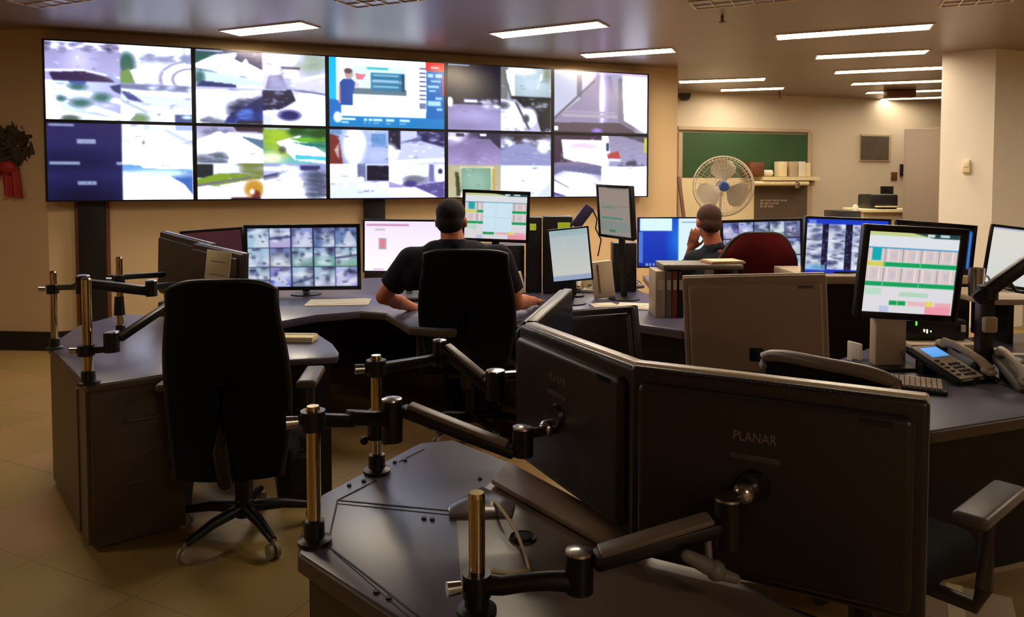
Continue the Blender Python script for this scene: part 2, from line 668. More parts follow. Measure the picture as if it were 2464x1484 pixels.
def ceiling_light(p0, p1, label, lit=True, width=0.24):
    a = pz(p0[0], p0[1], CEIL)
    b = pz(p1[0], p1[1], CEIL)
    u = (b - a)
    L = u.length
    u.normalize()
    v = Vector((-u.y, u.x, 0))
    M = frame((a + b) / 2, u, v, Vector((0, 0, 1)))
    t = thing('ceiling_light', label, 'ceiling light', M=M, group='fluorescent louvre lights set in the ceiling')
    f = MB()
    for s in (-1, 1):
        f.box((0, s * (width / 2 + 0.008), -0.005), (L + 0.03, 0.016, 0.012), M)
        f.box((s * (L / 2 + 0.008), 0, -0.005), (0.016, width, 0.012), M)
    f.build('frame', m_rim, t)
    MB().box((0, 0, -0.002), (L, width, 0.003), M).build('lit_panel' if lit else 'unlit_lens', {1: m_lamp, 2: m_lamp_hi, 3: m_lamp_soft}[int(lit)] if lit else m_lamp_dim, t)
    s = MB()
    n = max(4, int(L / 0.12))
    for i in range(1, n):
        s.box((-L / 2 + L * i / n, 0, -0.009), (0.006, width, 0.012), M)
    s.box((0, 0, -0.009), (L, 0.006, 0.012), M)
    s.build('louver', m_mirror, t)
    return t


LIGHTS = [
    ((555, 78), (745, 58), 'lit ceiling light hanging over the left half of the video wall'),
    ((1195, 84), (1450, 56), 'lit ceiling light above the middle displays, long and bright, nearest the camera'),
    ((1405, 133), (1620, 119), 'lit ceiling light just above the right end of the video wall'),
    ((1635, 196), (1840, 189), 'lit ceiling light over the corner where the video wall ends'),
    ((1735, 216), (1885, 211), 'smallest lit ceiling light, just right of the ceiling camera dome'),
    ((1870, 88), (2240, 62), 'longest and brightest ceiling light at the upper right'),
    ((1965, 136), (2230, 123), 'lit ceiling light right behind the long one at the upper right'),
    ((2010, 173), (2300, 160), 'lit ceiling light whose right end meets the top of the column'),
    ((2050, 201), (2330, 191), 'ceiling light with its right end behind the column, second in that row'),
    ((2085, 222), (2330, 214), 'ceiling light beside the column, second from the far wall'),
    ((2120, 238), (2330, 231), 'ceiling light closest to the far wall above the grey cabinet'),
]
for i, (p0, p1, lb) in enumerate(LIGHTS):
    ceiling_light(p0, p1, lb, lit=2 if i in (0, 1, 2, 5) else 3 if i in (8, 9, 10) else 1)
for p0, p1, lb in (((835, 8), (1030, -16), 'unlit ceiling light at the top edge above the third column of displays'),
                   ((1670, 12), (1910, -12), 'unlit ceiling light at the top edge above the far corner'),
                   ((60, 8), (235, -20), 'unlit ceiling light at the top left above the video wall'),
                   ((2270, 6), (2440, -8), 'unlit ceiling light in the upper right corner of the view')):
    ceiling_light(p0, p1, lb, lit=False)
# unseen ceiling lights added outside the view to brighten walls, floor and monitor tops
for (x, y, lm) in ((5.6, 3.2, m_lamp_hi), (7.2, 5.0, m_lamp_hi), (-4.6, 2.2, m_lamp), (-2.6, 4.2, m_lamp), (0.3, 4.7, m_lamp), (2.3, 4.3, m_lamp), (1.6, -1.6, m_lamp_lo)):
    M = frame(Vector((x, y, CEIL)), Vector((-.903, .43, 0)), Vector((-.43, -.903, 0)), Vector((0, 0, 1)))
    t = thing('ceiling_light', 'unseen ceiling light added to brighten the nearer part of the room', 'ceiling light', M=M, group='fluorescent louvre lights set in the ceiling')
    MB().box((0, 0, -0.002), (1.2, 0.24, 0.003), M).build('lit_panel', lm, t)
    MB().box((0, 0.13, -0.008), (1.25, 0.024, 0.02), M).box((0, -0.13, -0.008), (1.25, 0.024, 0.02), M).build('frame', m_rim, t)

# sprinkler, dome camera, vents
p = pz(1738, 38, CEIL)
single(MB().cone(p, p - Vector((0, 0, .05)), 0.012).cone(p - Vector((0, 0, .05)), p - Vector((0, 0, .055)), 0.03), 'sprinkler', m_wood, 'small brown sprinkler head under the ceiling above the long light', 'sprinkler')
p = pz(1876, 220, CEIL)
single(MB().cone(p, p - Vector((0, 0, .10)), 0.012).cone(p - Vector((0, 0, .10)), p - Vector((0, 0, .105)), 0.03), 'sprinkler', m_wood, 'thin sprinkler head hanging near the far wall past the small light', 'sprinkler')
p = pz(1648, 219, CEIL)
t = thing('dome_camera', 'dark dome camera hanging from the ceiling at the wall corner', 'camera', p)
MB().cone(p, p - Vector((0, 0, .04)), 0.10, 0.09).build('mount', m_gback, t)
MB().lathe([(0.001, -0.15), (0.05, -0.14), (0.085, -0.10), (0.095, -0.04)], p).build('dome', m_black, t)
p = pz(2165, 216, CEIL)
single(MB().box((p.x, p.y, CEIL - 0.06), (0.42, 0.14, 0.11), bev=0.01), 'smoke_detector', m_wood, 'brown box shaped detector on the ceiling among the far lights', 'detector')
# ---------------------------------------------------------------- video wall pictures
PW, PH = 176, 104
WHITE, LAV, PALE, GRN, NAVY, DK = (250, 252, 255), (176, 170, 205), (205, 215, 238), (60, 110, 90), (28, 34, 92), (18, 16, 38)


def quads(p):
    return [(0, 0, .5, .5), (.5, 0, 1, .5), (0, .5, .5, 1), (.5, .5, 1, 1)]


def finish(p, split=True):
    rnd = random.Random(int(p.a.sum()) % 99991)
    if split:
        for q in quads(p):
            p.tile(*q)
            if p.a[p.ins > 0].mean() < 95:
                continue
            for _ in range(26):
                x, y = rnd.random(), rnd.random()
                c = rnd.choice(((70, 74, 110), (96, 92, 130), (235, 240, 252), (190, 196, 222), (245, 246, 255)))
                w, h = rnd.uniform(.02, .14), rnd.uniform(.008, .05)
                sl = rnd.uniform(-.25, .25)
                p.poly([(x, y), (x + w, y + sl * w), (x + w, y + h + sl * w), (x, y + h)], c, rnd.uniform(.12, .42))
    p.blur(2)
    if split:
        p.tile(0, 0, 1, 1).rect(0.4985, 0, 0.5015, 1, (90, 100, 140), 0.7)
    return p


def pic_a():  # road from above, lawns, bend
    p = Pic(PW, PH)
    q = quads(p)
    p.tile(*q[0]).grad((165, 158, 195), (185, 180, 215)).rect(0, 0, 1, .2, (215, 210, 235)).blot(1, 26, (70, 62, 90), 0, .02, 1, .22, (.015, .04))
    p.ell(.45, .42, .16, .35, (215, 210, 240), 1.0, .7).line(0, .75, .5, .72, .02, (225, 225, 245)).line(.5, .72, 1, .88, .02, (215, 215, 240))
    p.poly([(.05, .8), (.5, .74), (.95, .93), (.95, 1), (.1, 1)], (58, 40, 74)).line(.85, .8, 1, 1.05, .05, (170, 180, 215)).caption(.02, .01, .4)
    p.tile(*q[1]).grad((215, 222, 240), (205, 205, 228)).rect(0, .0, .86, .22, (235, 250, 255)).rect(.88, 0, 1, .4, (200, 205, 225)).rect(.93, 0, .97, 1, (240, 245, 250))
    p.blot(3, 20, (150, 155, 180), .3, .24, 1, .38, (.02, .06)).ell(.09, .5, .11, .3, (52, 100, 82), .3).poly([(.0, .72), (.12, .6), (.2, 1), (0, 1)], (110, 150, 70)).poly([(.13, .66), (.2, .62), (.32, 1), (.22, 1)], (245, 250, 245))
    for r, c in ((.42, (165, 165, 185)), (.38, (235, 240, 250)), (.27, (175, 170, 180)), (.22, (238, 240, 240))):
        p.ell(1.0, .85, r * 1.1, r * 1.2, c, .04)
    p.tile(*q[2]).grad((205, 228, 235), (180, 182, 215), 'x').poly([(0, 0), (.1, 0), (.22, 1), (0, 1)], WHITE).line(.2, .2, 1, .5, .05, (235, 245, 250)).line(.3, .5, 1, .9, .06, (215, 220, 240))
    for c in ((.42, .14, .11, .09), (.74, .4, .12, .11), (.46, .56, .13, .1), (.2, .46, .06, .07)):
        p.ell(*c, (72, 118, 104), .5)
    p.poly([(.3, 0), (.55, 0), (.5, .1), (.35, .08)], (80, 100, 160)).poly([(.85, .1), (1, .04), (1, .3), (.9, .22)], (48, 54, 100)).line(.25, .84, .9, .98, .04, (238, 244, 235)).ell(.32, .97, .12, .09, (96, 104, 84), .4)
    p.tile(*q[3]).grad((190, 200, 225), (212, 225, 240)).line(0, .1, 1, .12, .07, (120, 125, 155)).line(.0, .2, .9, .3, .05, (230, 235, 245)).blot(8, 12, (230, 240, 250), .4, .05, 1, .25)
    p.poly([(0, .2), (.12, .24), (.34, .52), (.1, .42)], (70, 74, 130)).line(0, .45, .35, .75, .03, (190, 200, 190)).line(.2, .5, 1, .6, .02, (200, 205, 230)).ell(.25, .92, .13, .12, (130, 155, 100), .4).rect(.76, .8, 1, 1, (80, 92, 130)).ell(.93, .86, .08, .05, (190, 225, 245), .3).poly([(0, .6), (.2, .8), (.1, 1), (0, 1)], (245, 250, 245))
    return finish(p)


def pic_b():
    p = Pic(PW, PH)
    q = quads(p)
    p.tile(*q[0]).grad((190, 180, 215), (215, 235, 245)).rect(0, 0, 1, .3, (78, 70, 110)).blot(5, 10, (40, 92, 72), 0, .1, .25, .4, (.05, .12)).poly([(.0, .38), (.3, .12), (.62, .04), (.6, .2), (.7, .3), (.75, .15), (.8, .3), (1, .5), (1, .75), (0, .5)], WHITE)
    p.poly([(.62, .1), (1, .2), (1, .48), (.8, .32), (.76, .18), (.68, .3), (.58, .22)], (34, 28, 84)).poly([(0, .55), (1, .8), (1, .95), (.1, .85)], (190, 220, 225)).ell(.06, .78, .07, .2, (60, 110, 100), .4).poly([(.1, .85), (.6, .92), (.6, 1), (.0, 1)], (44, 50, 100)).caption(.02, .0, .38)
    p.tile(*q[1]).grad((210, 208, 235), (200, 198, 225)).blot(6, 14, (165, 185, 150), .6, 0, 1, .4, (.06, .12), .5).rect(.3, .36, .6, .42, (40, 38, 60)).poly([(.1, .65), (.3, .58), (.4, 1), (.05, 1)], (140, 125, 150)).blot(7, 16, (170, 175, 205), .15, .5, .5, 1, (.03, .06)).ell(.47, .55, .1, .12, (225, 230, 245), .2).line(.5, .75, 1, .55, .03, (235, 235, 250))
    p.tile(*q[2]).grad((190, 190, 220), WHITE).poly([(0, .1), (.4, .08), (1, .2), (.8, .25), (.3, .55), (0, .3)], (240, 245, 252)).poly([(0, .2), (1, .05), (.7, .5), (0, 1)], WHITE).poly([(1, .2), (1, 1), (.4, 1), (.5, .72), (.75, .5)], (36, 58, 140)).blot(9, 26, (22, 24, 60), .55, .3, 1, 1, (.03, .1), .6).blot(10, 12, (90, 130, 215), .55, .6, .9, 1, (.02, .05)).poly([(.6, .92), (1, .9), (1, 1), (.6, 1)], (38, 32, 42)).blot(11, 8, (90, 95, 110), .1, .85, .4, 1, (.03, .07))
    p.tile(*q[3]).grad((200, 198, 225), (235, 235, 248)).poly([(0, .05), (.45, 0), (.52, .3), (.3, .55), (0, .6)], (26, 22, 52)).blot(12, 14, (190, 190, 215), .02, .05, .45, .5, (.01, .03)).ell(.42, .72, .17, .14, (28, 26, 92), .3).rect(0, .72, .14, 1, (200, 205, 225)).poly([(.6, .1), (1, .05), (1, .8), (.55, .9), (.75, .5), (.5, .2)], WHITE).line(.5, .0, 1, .1, .02, (110, 110, 140)).caption(.0, .0, .38)
    return finish(p)


def pic_c():  # broadcaster with graphics, full picture
    p = Pic(PW, PH)
    p.tile(0, 0, 1, 1).grad((20, 150, 205), (20, 130, 190)).rect(0, 0, .09, .62, (10, 190, 225)).rect(.06, 0, .2, .62, (235, 245, 250)).poly([(.0, .6), (.1, .62), (.1, .9), (0, .9)], (25, 110, 185))
    p.rect(.2, .0, .77, .63, (235, 248, 248)).rect(.2, .10, .66, .52, (195, 225, 222)).rect(.2, .43, .66, .52, (95, 120, 125)).rect(.32, .12, .5, .155, (60, 200, 190)).rect(.35, .2, .63, .46, (38, 120, 150)).rect(.36, .31, .63, .34, (120, 170, 190))
    for y in (.22, .30, .385):
        p.rect(.37, y, .59, y + .03, (180, 220, 228), .7)
    p.rect(.62, .2, .645, .46, (50, 60, 90)).poly([(.22, .22), (.31, .23), (.28, .31), (.23, .31)], (235, 120, 125))
    p.rect(.1, .6, .83, .84, (238, 248, 250)).rect(.77, .0, .84, .75, (240, 244, 250))
    for i in range(8):
        p.rect(.775, .09 + i * .066, .83, .11 + i * .066, (55, 60, 95))
    p.rect(.775, .62, .83, .7, (120, 130, 150)).rect(.83, .0, 1, .13, (232, 52, 48)).rect(.88, .06, .95, .09, (255, 190, 180)).rect(.84, .14, 1, .85, (15, 105, 175))
    for x0, y0, x1, y1 in ((.85, .17, .9, .23), (.92, .17, .98, .23), (.88, .27, .97, .30), (.85, .34, .95, .38), (.86, .41, .92, .44), (.92, .52, .98, .56), (.85, .58, .97, .66), (.93, .68, .98, .72)):
        p.rect(x0, y0, x1, y1, (190, 225, 240), .85)
    p.rect(.98, .2, 1, .5, (190, 60, 90))
    # presenter in a blue top
    p.poly([(.09, .36), (.12, .31), (.19, .31), (.22, .36), (.2, .5), (.2, .68), (.1, .68), (.08, .5)], (18, 72, 150)).ell(.165, .24, .035, .07, (200, 165, 150), .1).ell(.16, .19, .035, .04, (95, 75, 70), .2).rect(.075, .4, .095, .66, (215, 160, 150)).ell(.235, .38, .02, .04, (225, 190, 180), .3)
    p.rect(0, .86, 1, 1, (16, 128, 186)).ell(.07, .86, .035, .08, (215, 240, 245), .2).rect(.1, .87, .22, .9, (215, 238, 245)).rect(.1, .92, .16, .95, (170, 215, 235))
    for x, w in ((.29, .03), (.33, .03), (.37, .08), (.48, .07), (.6, .09)):
        p.rect(x, .87, x + w, .905, (200, 232, 242), .9).rect(x, .925, x + w * .6, .95, (150, 205, 230), .8)
    p.blur(2)
    return p


def pic_d():
    p = Pic(PW, PH)
    q = quads(p)
    p.tile(*q[0]).grad((16, 14, 38), (8, 12, 34)).caption(.0, .0, .4, seed=4)
    p.tile(*q[1]).grad((190, 205, 195), (170, 190, 185)).rect(0, 0, .14, 1, (120, 125, 110)).poly([(.1, .1), (.28, .0), (.28, 1), (.15, .8)], (225, 230, 222)).line(.05, .1, .2, .95, .03, (110, 115, 105)).rect(.2, .9, 1, 1, (20, 24, 26)).line(.85, .1, .72, .6, .04, (235, 240, 235)).ell(.45, .12, .2, .1, (235, 242, 238), .5).ell(.6, .5, .25, .3, (190, 208, 205), .6).ell(.92, .15, .08, .25, (140, 150, 120), .5)
    p.tile(*q[2]).grad((120, 112, 145), (170, 160, 200)).rect(0, 0, 1, .22, (20, 18, 34)).rect(.3, .06, .55, .16, (215, 215, 235)).ell(.04, .15, .06, .16, (235, 230, 225), .2).blot(13, 14, (225, 225, 235), .6, .05, 1, .3, (.02, .05)).ell(.5, .65, .4, .3, (190, 180, 220), .8, .8).ell(.3, .9, .5, .2, (110, 100, 130), .8, .5)
    p.tile(*q[3]).grad((180, 178, 190), (190, 188, 200)).poly([(.3, 0), (1, 0), (1, .95), (.8, 1), (.7, .5), (.5, .3)], (22, 24, 26)).blot(14, 8, (210, 215, 210), .6, .1, 1, .25, (.015, .04)).ell(.55, .55, .17, .32, (225, 228, 228), .2).poly([(0, .0), (.3, .1), (.5, .4), (.45, 1), (0, 1)], (215, 212, 228)).ell(.5, .6, .06, .12, (70, 75, 70), .4).line(.3, .1, .55, .9, .025, (70, 72, 78)).ell(.05, .2, .1, .1, (80, 85, 90), .5)
    return finish(p)


def pic_e():  # corridor, full picture
    p = Pic(PW, PH)
    p.tile(0, 0, 1, 1).grad((178, 172, 195), (120, 108, 112)).poly([(0, 0), (.25, 0), (.27, .45), (0, .8)], (190, 192, 200)).rect(.24, .05, .29, .42, (110, 108, 118)).poly([(.29, .02), (.45, .0), (.42, .1), (.29, .35)], (198, 192, 215))
    p.poly([(.29, .42), (.45, .05), (.6, .05), (.7, .8), (.9, 1), (0, 1), (0, .8)], (150, 138, 158)).line(.0, .78, .42, .15, .015, (100, 95, 100)).ell(.52, .35, .035, .45, (205, 185, 245), .8).ell(.5, .45, .02, .35, (245, 235, 255), .9).line(.1, .72, .66, .72, .02, (175, 170, 172)).line(.12, .66, .64, .66, .012, (170, 160, 168))
    p.poly([(0, .84), (.7, .82), (.9, 1), (0, 1)], (88, 72, 76)).rect(.68, .08, .72, .8, (130, 125, 130)).poly([(.72, .0), (1, .0), (1, 1), (.74, .78)], (225, 225, 232)).ell(.9, .3, .14, .35, WHITE, .4).ell(.99, .85, .1, .2, (225, 225, 235), .6).ell(.45, .97, .05, .05, (170, 130, 230), .5)
    p.rect(.0, .9, .045, .97, (235, 240, 245)).caption(.01, .0, .42, seed=6).poly([(.3, 0), (1, 0), (1, .05)], (205, 180, 205)).rect(0, .985, 1, 1, (20, 14, 24))
    p.blur(2)
    return p


def pic_f():  # two lost signals, two snow bright streets
    p = Pic(PW, PH)
    q = quads(p)
    p.tile(0, 0, .5, 1).grad((46, 40, 84), (30, 32, 82)).ell(.3, .5, .6, .14, (22, 24, 62), .6).ell(.45, 1.0, .5, .2, (8, 8, 40), .7)
    p.tile(*q[0]).caption(.03, .02, .33, seed=7, h=.07).caption(.4, .42, .25, h=.11, seed=8)
    p.tile(*q[2]).caption(.03, .0, .4, seed=9, h=.07).caption(.92, .0, .08, h=.07, seed=3).caption(.4, .5, .25, h=.11, seed=10)
    p.tile(*q[1]).grad((225, 235, 248), (205, 215, 240)).poly([(.35, .15), (.66, .12), (.6, .6), (.5, 1), (0, 1), (0, .5)], WHITE).line(.62, .15, 1, .5, .05, (190, 200, 230)).rect(.3, 0, .4, .14, (190, 205, 230)).rect(.75, .0, 1, .14, (170, 185, 225)).ell(.3, .48, .025, .06, (150, 150, 170), .3).blot(15, 8, (200, 215, 240), 0, 0, .3, .2)
    p.tile(*q[3]).grad(WHITE, (240, 248, 252)).poly([(0, .05), (.25, .08), (.3, .16), (1, .18), (1, .3), (0, .26)], (120, 175, 222)).poly([(.65, .35), (1, .22), (1, .9), (.88, .6)], (66, 108, 180)).ell(.5, .3, .5, .1, (190, 225, 240), .5).rect(.25, .02, .9, .1, WHITE)
    return finish(p)


def pic_g():
    p = Pic(PW, PH)
    q = quads(p)
    p.tile(*q[0]).grad((170, 165, 195), WHITE).blot(16, 12, (120, 120, 140), .05, .05, .5, .2, (.02, .05)).poly([(0, .4), (.3, .15), (1, .2), (1, .6), (.55, .95), (.3, .75), (0, .7)], WHITE).poly([(.55, 0), (1, 0), (1, .14), (.6, .12)], (60, 42, 48)).poly([(.65, .25), (1, .35), (1, .62)], (90, 120, 140)).blot(17, 10, (80, 90, 100), 0, .75, .4, 1, (.04, .09))
    p.tile(*q[1]).grad((60, 112, 38), (120, 200, 190)).blot(18, 18, (170, 205, 40), 0, 0, .5, .8, (.05, .12)).poly([(.2, .4), (.6, .18), (.6, .3), (1, .7), (1, 1), (.5, .9)], (235, 250, 248)).poly([(.45, .4), (1, .45), (1, .55), (.7, .5)], (30, 120, 110)).poly([(.4, .28), (1, .25), (1, .35), (.6, .4)], (110, 190, 40)).blot(19, 14, (30, 74, 24), .45, 0, 1, .2, (.04, .09)).ell(.12, .85, .22, .16, (225, 235, 170), .5).ell(.3, .62, .06, .1, (90, 100, 70), .4).poly([(.5, .75), (1, .8), (1, .9), (.5, .88)], (80, 205, 210)).caption(.02, .0, .4)
    p.tile(*q[2]).grad((210, 215, 220), (240, 238, 235)).rect(0, .04, .23, .4, (30, 38, 38)).poly([(0, .45), (.3, .3), (.7, .3), (1, .4), (.3, .62), (0, .6)], (130, 165, 40)).blot(20, 12, (120, 130, 60), .7, 0, 1, .35, (.04, .1)).line(0, .62, .8, .4, .03, (120, 115, 110)).poly([(0, .72), (1, .42), (1, 1), (0, 1)], (244, 238, 236)).ell(.85, .72, .15, .25, (205, 150, 40), .3).ell(.88, .88, .07, .12, (120, 45, 30), .3).rect(.5, .96, .95, 1, (70, 25, 40)).ell(.82, .8, .04, .08, (240, 225, 200), .3)
    p.tile(*q[3]).grad((160, 165, 205), WHITE).rect(0, .1, .35, .22, (215, 225, 240)).rect(.58, .05, .9, .2, (50, 46, 100)).poly([(0, .35), (.4, .2), (.4, .38), (0, .5)], (50, 50, 80)).blot(21, 16, (225, 230, 245), .25, .1, .6, .4, (.03, .06)).ell(.3, .8, .5, .42, WHITE, .2).blot(22, 34, (70, 78, 98), .7, .3, 1, 1, (.03, .09), .6)
    return finish(p)


def pic_h():
    p = Pic(PW, PH)
    q = quads(p)
    p.tile(*q[0]).grad((175, 190, 215), (160, 172, 205)).poly([(0, .12), (.15, .2), (.22, 1), (0, 1)], (120, 46, 36)).poly([(.08, .6), (.15, .4), (.16, .9)], (200, 170, 160)).ell(.42, .5, .18, .5, (240, 244, 250), .3).rect(.7, .1, .95, .5, (100, 150, 195)).rect(0, 0, .2, .14, (110, 150, 185)).ell(.8, .75, .25, .25, (180, 190, 220), .6)
    p.tile(*q[1]).grad((70, 66, 110), (205, 208, 232)).rect(0, 0, .2, .6, (34, 28, 50)).rect(.03, .2, .05, .32, (220, 220, 240)).poly([(.2, 0), (.5, 0), (.5, .2), (.2, .35)], (190, 195, 225)).poly([(.2, .35), (.6, .3), (1, .5), (1, 1), (0, 1), (0, .6), (.2, .55)], (190, 195, 225)).poly([(.5, .0), (1, 0), (1, .45), (.6, .3)], (38, 34, 74)).blot(23, 10, (150, 150, 190), .5, .0, 1, .35, (.02, .05)).line(0, .95, 1, .85, .04, (230, 232, 245)).ell(0, .65, .15, .25, WHITE, .3)
    p.tile(*q[2]).grad((215, 222, 240), (185, 195, 225)).poly([(0, 0), (.4, 0), (.52, .5), (0, .55)], (242, 246, 250)).rect(.46, 0, .6, .5, (110, 115, 150)).rect(.62, .04, 1, .48, (20, 16, 36)).poly([(0, .6), (1, .5), (1, 1), (0, 1)], (200, 208, 232)).ell(.85, .65, .3, .08, (225, 232, 245), .5).ell(.52, .45, .06, .08, WHITE, .3)
    p.tile(*q[3]).grad((205, 205, 232), (150, 140, 190)).poly([(0, 0), (.7, 0), (.68, .35), (.2, .6), (0, .5)], WHITE).ell(.45, .45, .2, .13, (120, 125, 130), .4).ell(.38, .58, .12, .1, (70, 62, 120), .3).rect(.72, .0, .8, .5, (120, 118, 160)).ell(.92, .3, .09, .3, (235, 238, 245), .3).ell(.92, .2, .04, .08, (50, 50, 80), .3).poly([(.45, .65), (1, .5), (1, 1), (.9, 1)], (92, 82, 140)).poly([(0, .7), (.45, .68), (.9, 1), (0, 1)], (240, 240, 252))
    return finish(p)


def pic_i():
    p = Pic(PW, PH)
    q = quads(p)
    p.tile(*q[0]).grad((110, 100, 130), (176, 156, 196)).rect(0, 0, 1, .18, (40, 34, 54)).blot(24, 12, (215, 210, 230), 0, 0, .3, .25, (.04, .08)).rect(.15, .03, .3, .12, (60, 50, 70)).rect(.6, .03, .72, .1, (235, 235, 240)).poly([(.75, .1), (1, .15), (1, .5), (.85, .3)], (50, 42, 60)).ell(.45, .5, .14, .4, (140, 122, 160), .6)
    p.tile(*q[1]).grad((60, 52, 60), (160, 165, 200)).rect(0, .05, 1, .2, (52, 44, 46)).blot(25, 14, (225, 228, 240), .0, .18, .25, .45, (.03, .06)).blot(26, 14, (215, 218, 235), .45, .2, 1, .45, (.03, .06)).poly([(.25, .35), (.5, .3), (1, .6), (1, 1), (0, 1), (0, .55)], (150, 152, 186)).ell(.85, .4, .12, .2, (240, 242, 250), .4)
    p.tile(*q[2]).grad((190, 180, 130), (196, 188, 140)).rect(.22, .04, .86, .9, (222, 214, 160)).rect(.25, .1, .8, .82, (120, 160, 125)).ell(.5, .5, .25, .35, (150, 188, 155), .6).poly([(.13, .2), (.2, .24), (.24, .95), (.16, .95)], (70, 66, 30)).rect(.84, .12, .88, .8, (200, 165, 80)).ell(.28, .98, .05, .1, WHITE, .3)
    p.tile(*q[3]).grad((205, 215, 228), (218, 228, 235)).ell(.45, .4, .5, .4, (222, 234, 240), .6).poly([(.7, 1), (1, .5), (1, 1)], (195, 205, 220))
    return finish(p)


def pic_j():
    p = Pic(PW, PH)
    q = quads(p)
    p.tile(*q[0]).grad((58, 36, 52), (60, 40, 60)).poly([(.15, .15), (1, .15), (1, 1), (.5, .9), (.2, .75)], (248, 225, 228)).ell(.62, .35, .35, .12, (230, 190, 200), .4).poly([(0, .9), (.5, .85), (1, 1), (0, 1)], (130, 118, 140)).ell(.55, .65, .3, .18, (255, 245, 240), .5)
    p.tile(*q[1]).grad((150, 142, 160), (168, 164, 185)).poly([(0, 0), (.15, 0), (.2, .7), (.15, 1), (0, 1)], (215, 220, 228)).rect(.1, .25, .16, .5, (60, 60, 80)).poly([(.12, .6), (.36, .5), (.42, .75), (.15, .78)], (190, 70, 60)).rect(.12, .75, .42, .85, (200, 205, 235)).poly([(.45, .0), (1, 0), (1, .25)], (84, 78, 84)).rect(.94, .05, 1, .55, (205, 205, 60)).blot(27, 16, (62, 60, 70), .4, .85, 1, 1, (.02, .04))
    p.tile(*q[2]).grad((120, 118, 150), (232, 228, 245)).ell(.45, .6, .45, .45, WHITE, .5).poly([(0, .0), (1, .0), (1, .3), (.2, .15), (0, .3)], (112, 108, 140)).poly([(0, .85), (.3, 1), (0, 1)], (86, 70, 140)).line(.0, .45, .3, .7, .02, (150, 140, 170))
    p.tile(*q[3]).grad((248, 248, 255), WHITE).ell(.3, .02, .6, .06, (210, 210, 225), .3)
    return finish(p)


def pic_mosaic(w, h, nx, ny, seed, gap=.012, base=(30, 34, 70), blue=True, pal=None):
    p = Pic(w, h, base)
    rnd = random.Random(seed)
    pal = pal or [(140, 156, 215), (185, 202, 240), (118, 134, 196), (160, 196, 222), (150, 142, 200)]
    for j in range(ny):
        for i in range(nx):
            c = rnd.choice(pal)
            d = tuple(x * rnd.uniform(.6, 1.1) for x in c)
            p.tile(i / nx + gap / nx * 3, j / ny + gap / ny * 3, (i + 1) / nx - gap / nx * 3, (j + 1) / ny - gap / ny * 3).grad(c, d)
            s = rnd.randrange(9999)
            p.blot(s, 3, (38, 40, 72), 0, 0, 1, .35, (.05, .16)).blot(s + 1, 3, (232, 240, 252), 0, .2, 1, 1, (.08, .25), .8)
            k = rnd.random()
            if k < .35:
                p.line(0, rnd.uniform(.4, .9), 1, rnd.uniform(.4, 1), .05, (90, 95, 135))
            elif k < .7:
                x = rnd.uniform(.2, .8)
                p.poly([(x - .05, .2), (x + .1, .2), (x + .5, 1), (x - .3, 1)], (216, 222, 240), .7)
            p.blot(s + 2, 4, (50, 54, 90), 0, .3, 1, .9, (.02, .08), .8)
    return p.blur(1)


def pic_panel_ui(w=150, h=128, popup=False):
    """Resource status table: framed cards over green bars on pale ground."""
    p = Pic(w, h, (214, 222, 226))
    p.tile(0, 0, 1, 1).grad((205, 222, 224), (226, 212, 220)).rect(0, 0, 1, .05, (196, 206, 140)).poly([(.45, 0), (1, 0), (1, .08), (.7, .055)], (34, 66, 68)).rect(.64, .01, .72, .04, (210, 225, 225)).rect(.78, .01, .88, .04, (190, 215, 220)).rect(0, .06, 1, .19, (222, 226, 232)).rect(0, .195, 1, .21, (60, 150, 196))
    for r, (y0, y1) in enumerate(((.21, .37), (.445, .61))):
        for i in range(5):
            x0 = i * .198 + .005
            p.rect(x0 + .006, y0, x0 + .186, y1, (216, 196, 196)).rect(x0 + .03, y0, x0 + .04, y1, (240, 226, 222)).rect(x0 + .14, y0, x0 + .15, y1, (240, 226, 222))
            p.rect(x0 + .07, y0 + .04, x0 + .12, y1 - .04, (180, 190, 205), .5).rect(x0 + .19, y0, x0 + .198, y1, (90, 84, 96))
        p.rect(0, y1 + .005, 1, y1 + .06, (18, 160, 92))
        for i in range(1, 5):
            p.rect(i * .198, y1, i * .198 + .006, y1 + .06, (150, 210, 180))
    p.rect(.055, .205, .155, .36, (10, 170, 178)).rect(0, .375, .19, .43, (214, 206, 92)).rect(0, .68, 1, 1, (220, 218, 222)).rect(0, .7, .2, .78, (170, 218, 190), .7).rect(.4, .74, .72, .79, (176, 212, 190)).rect(.3, .85, .385, .9, (10, 158, 80)).rect(.395, .85, .48, .9, (10, 158, 80))
    p.rect(.5, .85, .7, .9, (232, 180, 190)).rect(.7, .84, .78, .9, (224, 214, 96)).rect(.7, .9, .98, 1, (236, 150, 168)).rect(.8, .85, .98, .9, (232, 170, 184)).rect(.2, .92, .3, 1, (186, 194, 226))
    if popup:
        p.rect(.3, .2, .76, .84, (206, 232, 244)).rect(.3, .52, .76, .535, (170, 205, 215)).rect(.3, .86, .48, .9, (30, 160, 90)).rect(.3, .19, .76, .205, (90, 160, 200)).rect(.5, .22, .51, .8, (186, 216, 226)).rect(0, .2, .3, .21, (80, 120, 110))
    return p.blur(1)


def pic_report():
    p = Pic(120, 76, (242, 236, 250))
    p.tile(0, 0, 1, 1).grad((236, 222, 244), (252, 246, 255)).rect(.02, .06, .52, .1, (196, 140, 180)).rect(.12, .16, .24, .19, (190, 190, 205)).rect(.16, .34, .26, .56, (150, 178, 180)).rect(.18, .36, .24, .54, (226, 120, 140)).rect(.1, .95, .22, .98, (214, 160, 200))
    return p.blur(1)


